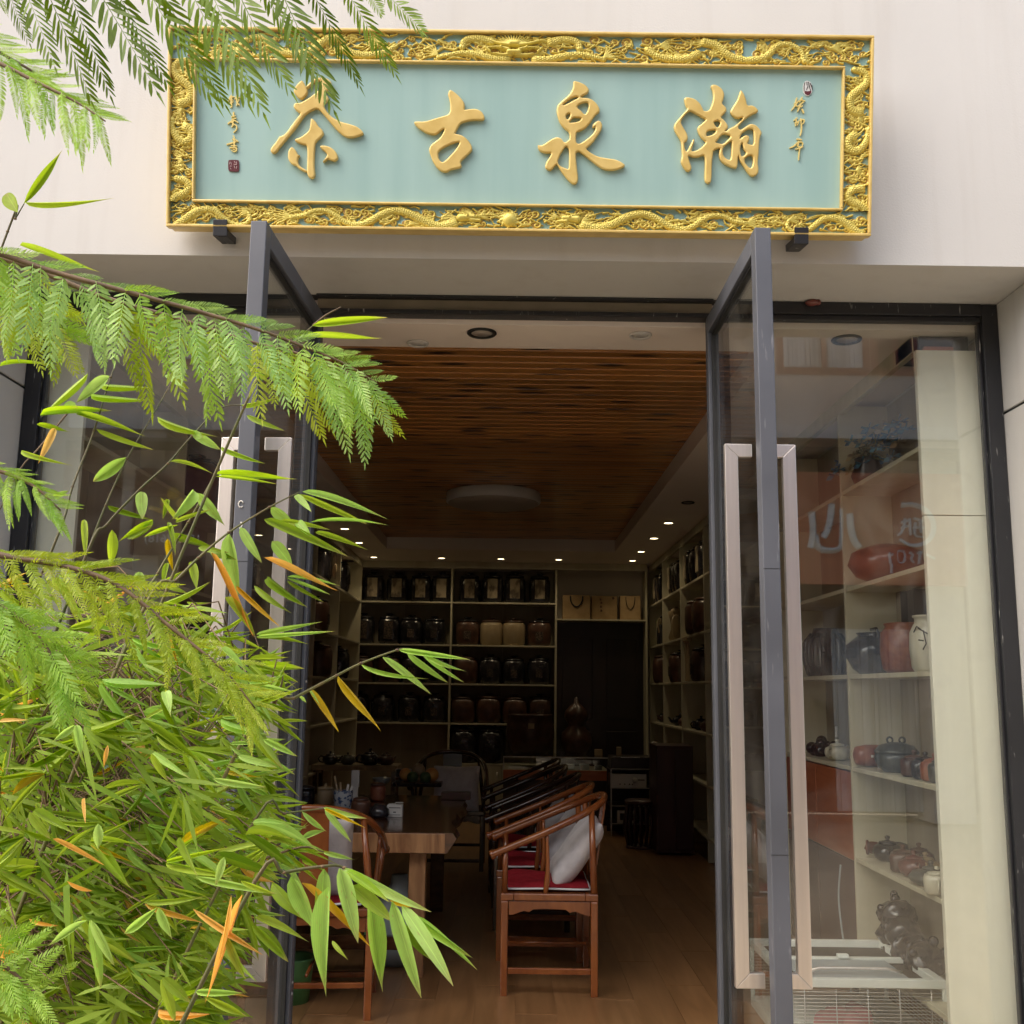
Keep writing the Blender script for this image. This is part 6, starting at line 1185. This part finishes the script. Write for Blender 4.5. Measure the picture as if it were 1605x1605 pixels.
# ---- feathery (twice pinnate) tree fronds
def pinna_mesh(name, mt, n=15, bend=.06, asp=.26, ang=1.18, ow=.31, seed=0):
    r = random.Random(seed); m = MB(); vs = []
    def bz(t): return 4 * bend * (t - t * t)
    pts = [(t, 0, bz(t)) for t in np.linspace(0, 1, 7)]; m.tube(pts, [.0065, .006, .006, .005, .004, .003, .002], 4, caps=False)
    for i in range(n):
        t = .04 + .93 * (i / n) ** .97; l = asp * (.62 + .5 * math.sin(math.pi * min(1, t * 1.05 + .1))) * (1 if t < .8 else (1.25 - t) / .45)
        for s in (-1, 1):
            a = ang - .35 * t + r.uniform(-.1, .1); dx, dy = math.cos(a), s * math.sin(a); t2 = t + (.012 if s > 0 else 0); px_, py_ = -dy, dx; w_ = ow / n; tw = r.uniform(-.35, .35) * w_; sag = -r.uniform(.0, .25) * l
            P = [(t2 + dx * l * f + px_ * w_ * g_, dy * l * f + py_ * w_ * g_, bz(t2) + sag * f * f + tw * g_) for f, g_ in ((0, 0), (.22, .8), (.6, 1), (.9, .45), (1, 0), (.85, -.6), (.5, -.95), (.18, -.7))]
            m.add(P, [(0, 1, 7), (1, 2, 6, 7), (2, 3, 5, 6), (3, 4, 5)], 0, True)
    l = .13; m.add([(.97, 0, 0), (1.0, l * .16, 0), (1.09, 0, -.01), (1.0, -l * .16, 0)], [(0, 1, 2, 3)], 0)
    return m.mesh(name, mt)
PM = {}
for k_, mt in ( ('g', 'fern'), ('b', 'fern_b'), ('o', 'fern_o')):
    PM[k_] = [pinna_mesh('pinna', M[mt], n_, b_, a_, seed=s_) for s_, (n_, b_, a_) in enumerate(((15, .05, .24), (17, -.05, .22), (14, .09, .26)))]
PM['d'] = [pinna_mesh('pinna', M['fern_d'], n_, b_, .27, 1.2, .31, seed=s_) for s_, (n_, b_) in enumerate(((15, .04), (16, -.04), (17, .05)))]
PF = [pinna_mesh('pinna', M['fern'], 24, b_, .13, 1.25, .34, s_) for s_, b_ in enumerate((.05, .1, -.04))]
PFo = [pinna_mesh('pinna', M['fern_o'], 22, b_, .15, 1.25, .36, s_ + 5) for s_, b_ in enumerate((.05, .1, -.04))]
tr = thing('feathery_tree', 'feathery leaved tree whose fronds hang in from the left edge over sign and window', 'tree', (-1.62, -2.75, -.04))
trunk = spline([(0, 0, 0), (.03, .02, .8), (-.04, -.02, 1.6), (.02, -.05, 2.4), (.05, -.1, 3.3), (.02, 0, 4.2)], 6); MB().tube(trunk, [.055 - .035 * i / len(trunk) for i in range(len(trunk))], 10).build('trunk', M['bark'], tr)
def frond(pts, y0, y1, start_z, rachis_r=.004):
    P = [atY(px, py, y0 + (y1 - y0) * i / (len(pts) - 1)) for i, (px, py) in enumerate(pts)]; a = tr.location + Vector((0, -.03, start_z + .04)); A = [a, a.lerp(P[0], .5) + Vector((0, 0, .06))] + P
    S_ = spline(A, 6); f = MB().tube(local(tr, S_), [rachis_r + .003 * (1 - i / len(S_)) - rachis_r * .75 * i / len(S_) for i in range(len(S_))], 6).build('frond', M['twig'], tr); f['n'] = 0; return f, S_, P
def put_pinna(f, me, A, B, wd, tilt):
    d = B - A; Ln = d.length; x = d / Ln; v = (CAMV - (A + B) / 2).normalized(); n = (v - x * v.dot(x)).normalized(); n = Matrix.Rotation(tilt, 3, x) @ n; y = n.cross(x); o_ = A - tr.location
    o = bpy.data.objects.new('pinna', me); col.objects.link(o); o.parent = f
    o.matrix_local = Matrix(((x.x * Ln, y.x * wd, n.x * Ln, o_.x), (x.y * Ln, y.y * wd, n.y * Ln, o_.y), (x.z * Ln, y.z * wd, n.z * Ln, o_.z), (0, 0, 0, 1)))
# top frond
f, S_, P = frond([(-60, -70), (80, -60), (250, -55), (430, -48), (560, -35), (650, -10)], -3.0, -3.0, 3.0)
for (a, b) in [((15,-90),(118,175)),((70,-110),(218,270)),((150,-110),(362,405)),((235,-110),(437,385)),((340,-110),(622,370)),((420,-100),(672,355)),((540,-110),(852,415)),((600,-90),(890,420)),((715,-100),(980,415)),((800,-100),(1040,455)),((910,-90),(1150,368)),((1000,-90),(1235,300)),((1075,-90),(1318,445)),((1200,-80),(1418,345)),((1340,-70),(1560,300)),((1490,-50),(1665,130)),((-40,-90),(30,60)),((1430,-60),(1500,60))]:
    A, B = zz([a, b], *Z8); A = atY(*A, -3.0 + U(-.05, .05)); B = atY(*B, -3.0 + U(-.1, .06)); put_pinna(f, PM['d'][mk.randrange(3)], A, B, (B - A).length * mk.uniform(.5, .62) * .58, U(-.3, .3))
def auto(pts, y0, y1, sz, key, n, ln, wr, angs=(-1.25, -1.0), both=True, jit=.2, up=.5, meshes=None, ypj=.06, t0=.08):
    f, S_, P = frond(pts, y0, y1, sz); Q = spline(P, 10)
    for i in range(n):
        t = t0 + (1 - t0) * (i + mk.uniform(-.25, .25)) / n; t = min(.995, max(0, t)); k = t * (len(Q) - 1); A = Q[int(k)].lerp(Q[min(len(Q) - 1, int(k) + 1)], k % 1)
        sc_ = ln * (1 - .35 * t ** 3) * mk.uniform(.8, 1.15)
        for s in ((0, 1) if both else (0,)):
            a = (angs[0] if s == 0 else angs[1]) + mk.uniform(-jit, jit) + .12 * t; l = sc_ * (1 if s == 0 else up); d = Vector((math.cos(a), mk.uniform(-.5, .0) if s == 0 else mk.uniform(0, .7), math.sin(a))).normalized()
            ms = (meshes or PM[key[mk.randrange(len(key))]]); put_pinna(f, ms[mk.randrange(3)], A + Vector((0, mk.uniform(-ypj, ypj) * .2, 0)), A + d * l, l * wr, U(-.6, .6))
    return f
auto([(-120, 380), (-20, 392), (80, 425), (190, 455), (300, 485), (400, 515), (480, 545), (540, 570), (590, 600)], -2.75, -2.75, 2.1, 'bbbg', 28, .150, .54, (-1.38, .1), True, .2, .45)
auto([(-100, 395), (20, 410), (160, 465), (280, 500), (390, 535), (470, 555), (545, 585), (575, 625)], -2.68, -2.7, 2.05, 'oogb', 20, .175, .5, (-1.42, -.8), True, .2, .75)
auto([(-110, 430), (-20, 455), (60, 490), (110, 530)], -2.6, -2.65, 1.95, 'go', 14, .14, .55, (-1.3, -.3), True, .25, .7)
auto([(-90, 60), (-10, 95), (60, 130), (120, 160), (165, 190)], -2.7, -2.75, 2.75, 'g', 22, .13, .55, (-1.4, -.25), True, .15, .55, PF)
auto([(-90, 20), (-20, 70), (40, 105), (90, 135)], -2.6, -2.6, 2.8, 'g', 14, .12, .6, (-1.1, .0), True, .2, .6, PF)
auto([(-90, 710), (-10, 735), (50, 760), (95, 800)], -2.8, -2.8, 1.65, 'g', 16, .09, .6, (-1.2, -.2), True, .2, .6, PF)
auto([(-90, 840), (0, 870), (90, 885), (180, 915), (270, 985), (350, 1050), (400, 1110)], -2.95, -3.0, 1.45, 'o', 34, .10, .55, (-1.2, -.1), True, .3, .75, PFo)
auto([(-90, 930), (0, 950), (70, 1010), (100, 1090)], -3.05, -3.05, 1.3, 'g', 18, .10, .55, (-1.2, -.3), True, .3, .7)
auto([(-80, 1480), (0, 1510), (60, 1560)], -3.2, -3.2, .8, 'g', 10, .07, .6, (-1.0, .6), True, .3, .9)
# planter with a broad leaved plant behind the bamboo
pt = thing('blue_planter', 'dark blue glazed planter low behind the bamboo leaves', 'planter', (-.98, -1.45, -.03)); MB().lathe([(.15, 0), (.22, .3), (.24, .42), (.25, .44), (.22, .44), (.2, .36)], n=28).build('pot', M['bluepl'], pt); MB().lathe([(.21, .38), (.05, .39)], n=24).build('soil', M['soil'], pt)
bl = thing('broad_leaf_plant', 'grey green broad leaved plant standing in the blue planter behind the bamboo', 'plant', (-.98, -1.45, .35))
bmesh_ = leaf_mesh('leaf', ([0, .1, .3, .6, .85, 1], [.1, .6, 1, .85, .4, 0]), .1, .1, M['broad'])
for (a, b, wd) in (((215,1110),(245,1160),40), ((250,1150),(225,1120),30), ((245,1190),(330,1160),34), ((300,1120),(350,1105),30), ((60,1070),(20,1040),30), ((120,1250),(150,1280),24), ((180,1200),(130,1180),30)):
    A, B = atY(*a, -1.5), atY(*b, -1.5); put_leaf(bl, bmesh_, A, B, wd * .0018, U(-.3, .3)); MB().tube(local(bl, spline([bl.location + Vector((0, 0, .03)), bl.location.lerp(A, .5) + Vector((.02, 0, .1)), A], 5)), .004, 6).build('stalk', M['culm'], bl)
struct(MB().box(-2.6, -.45, -3.35, -1.2, -.0395, -.028).build('soil_bed', M['soil']))
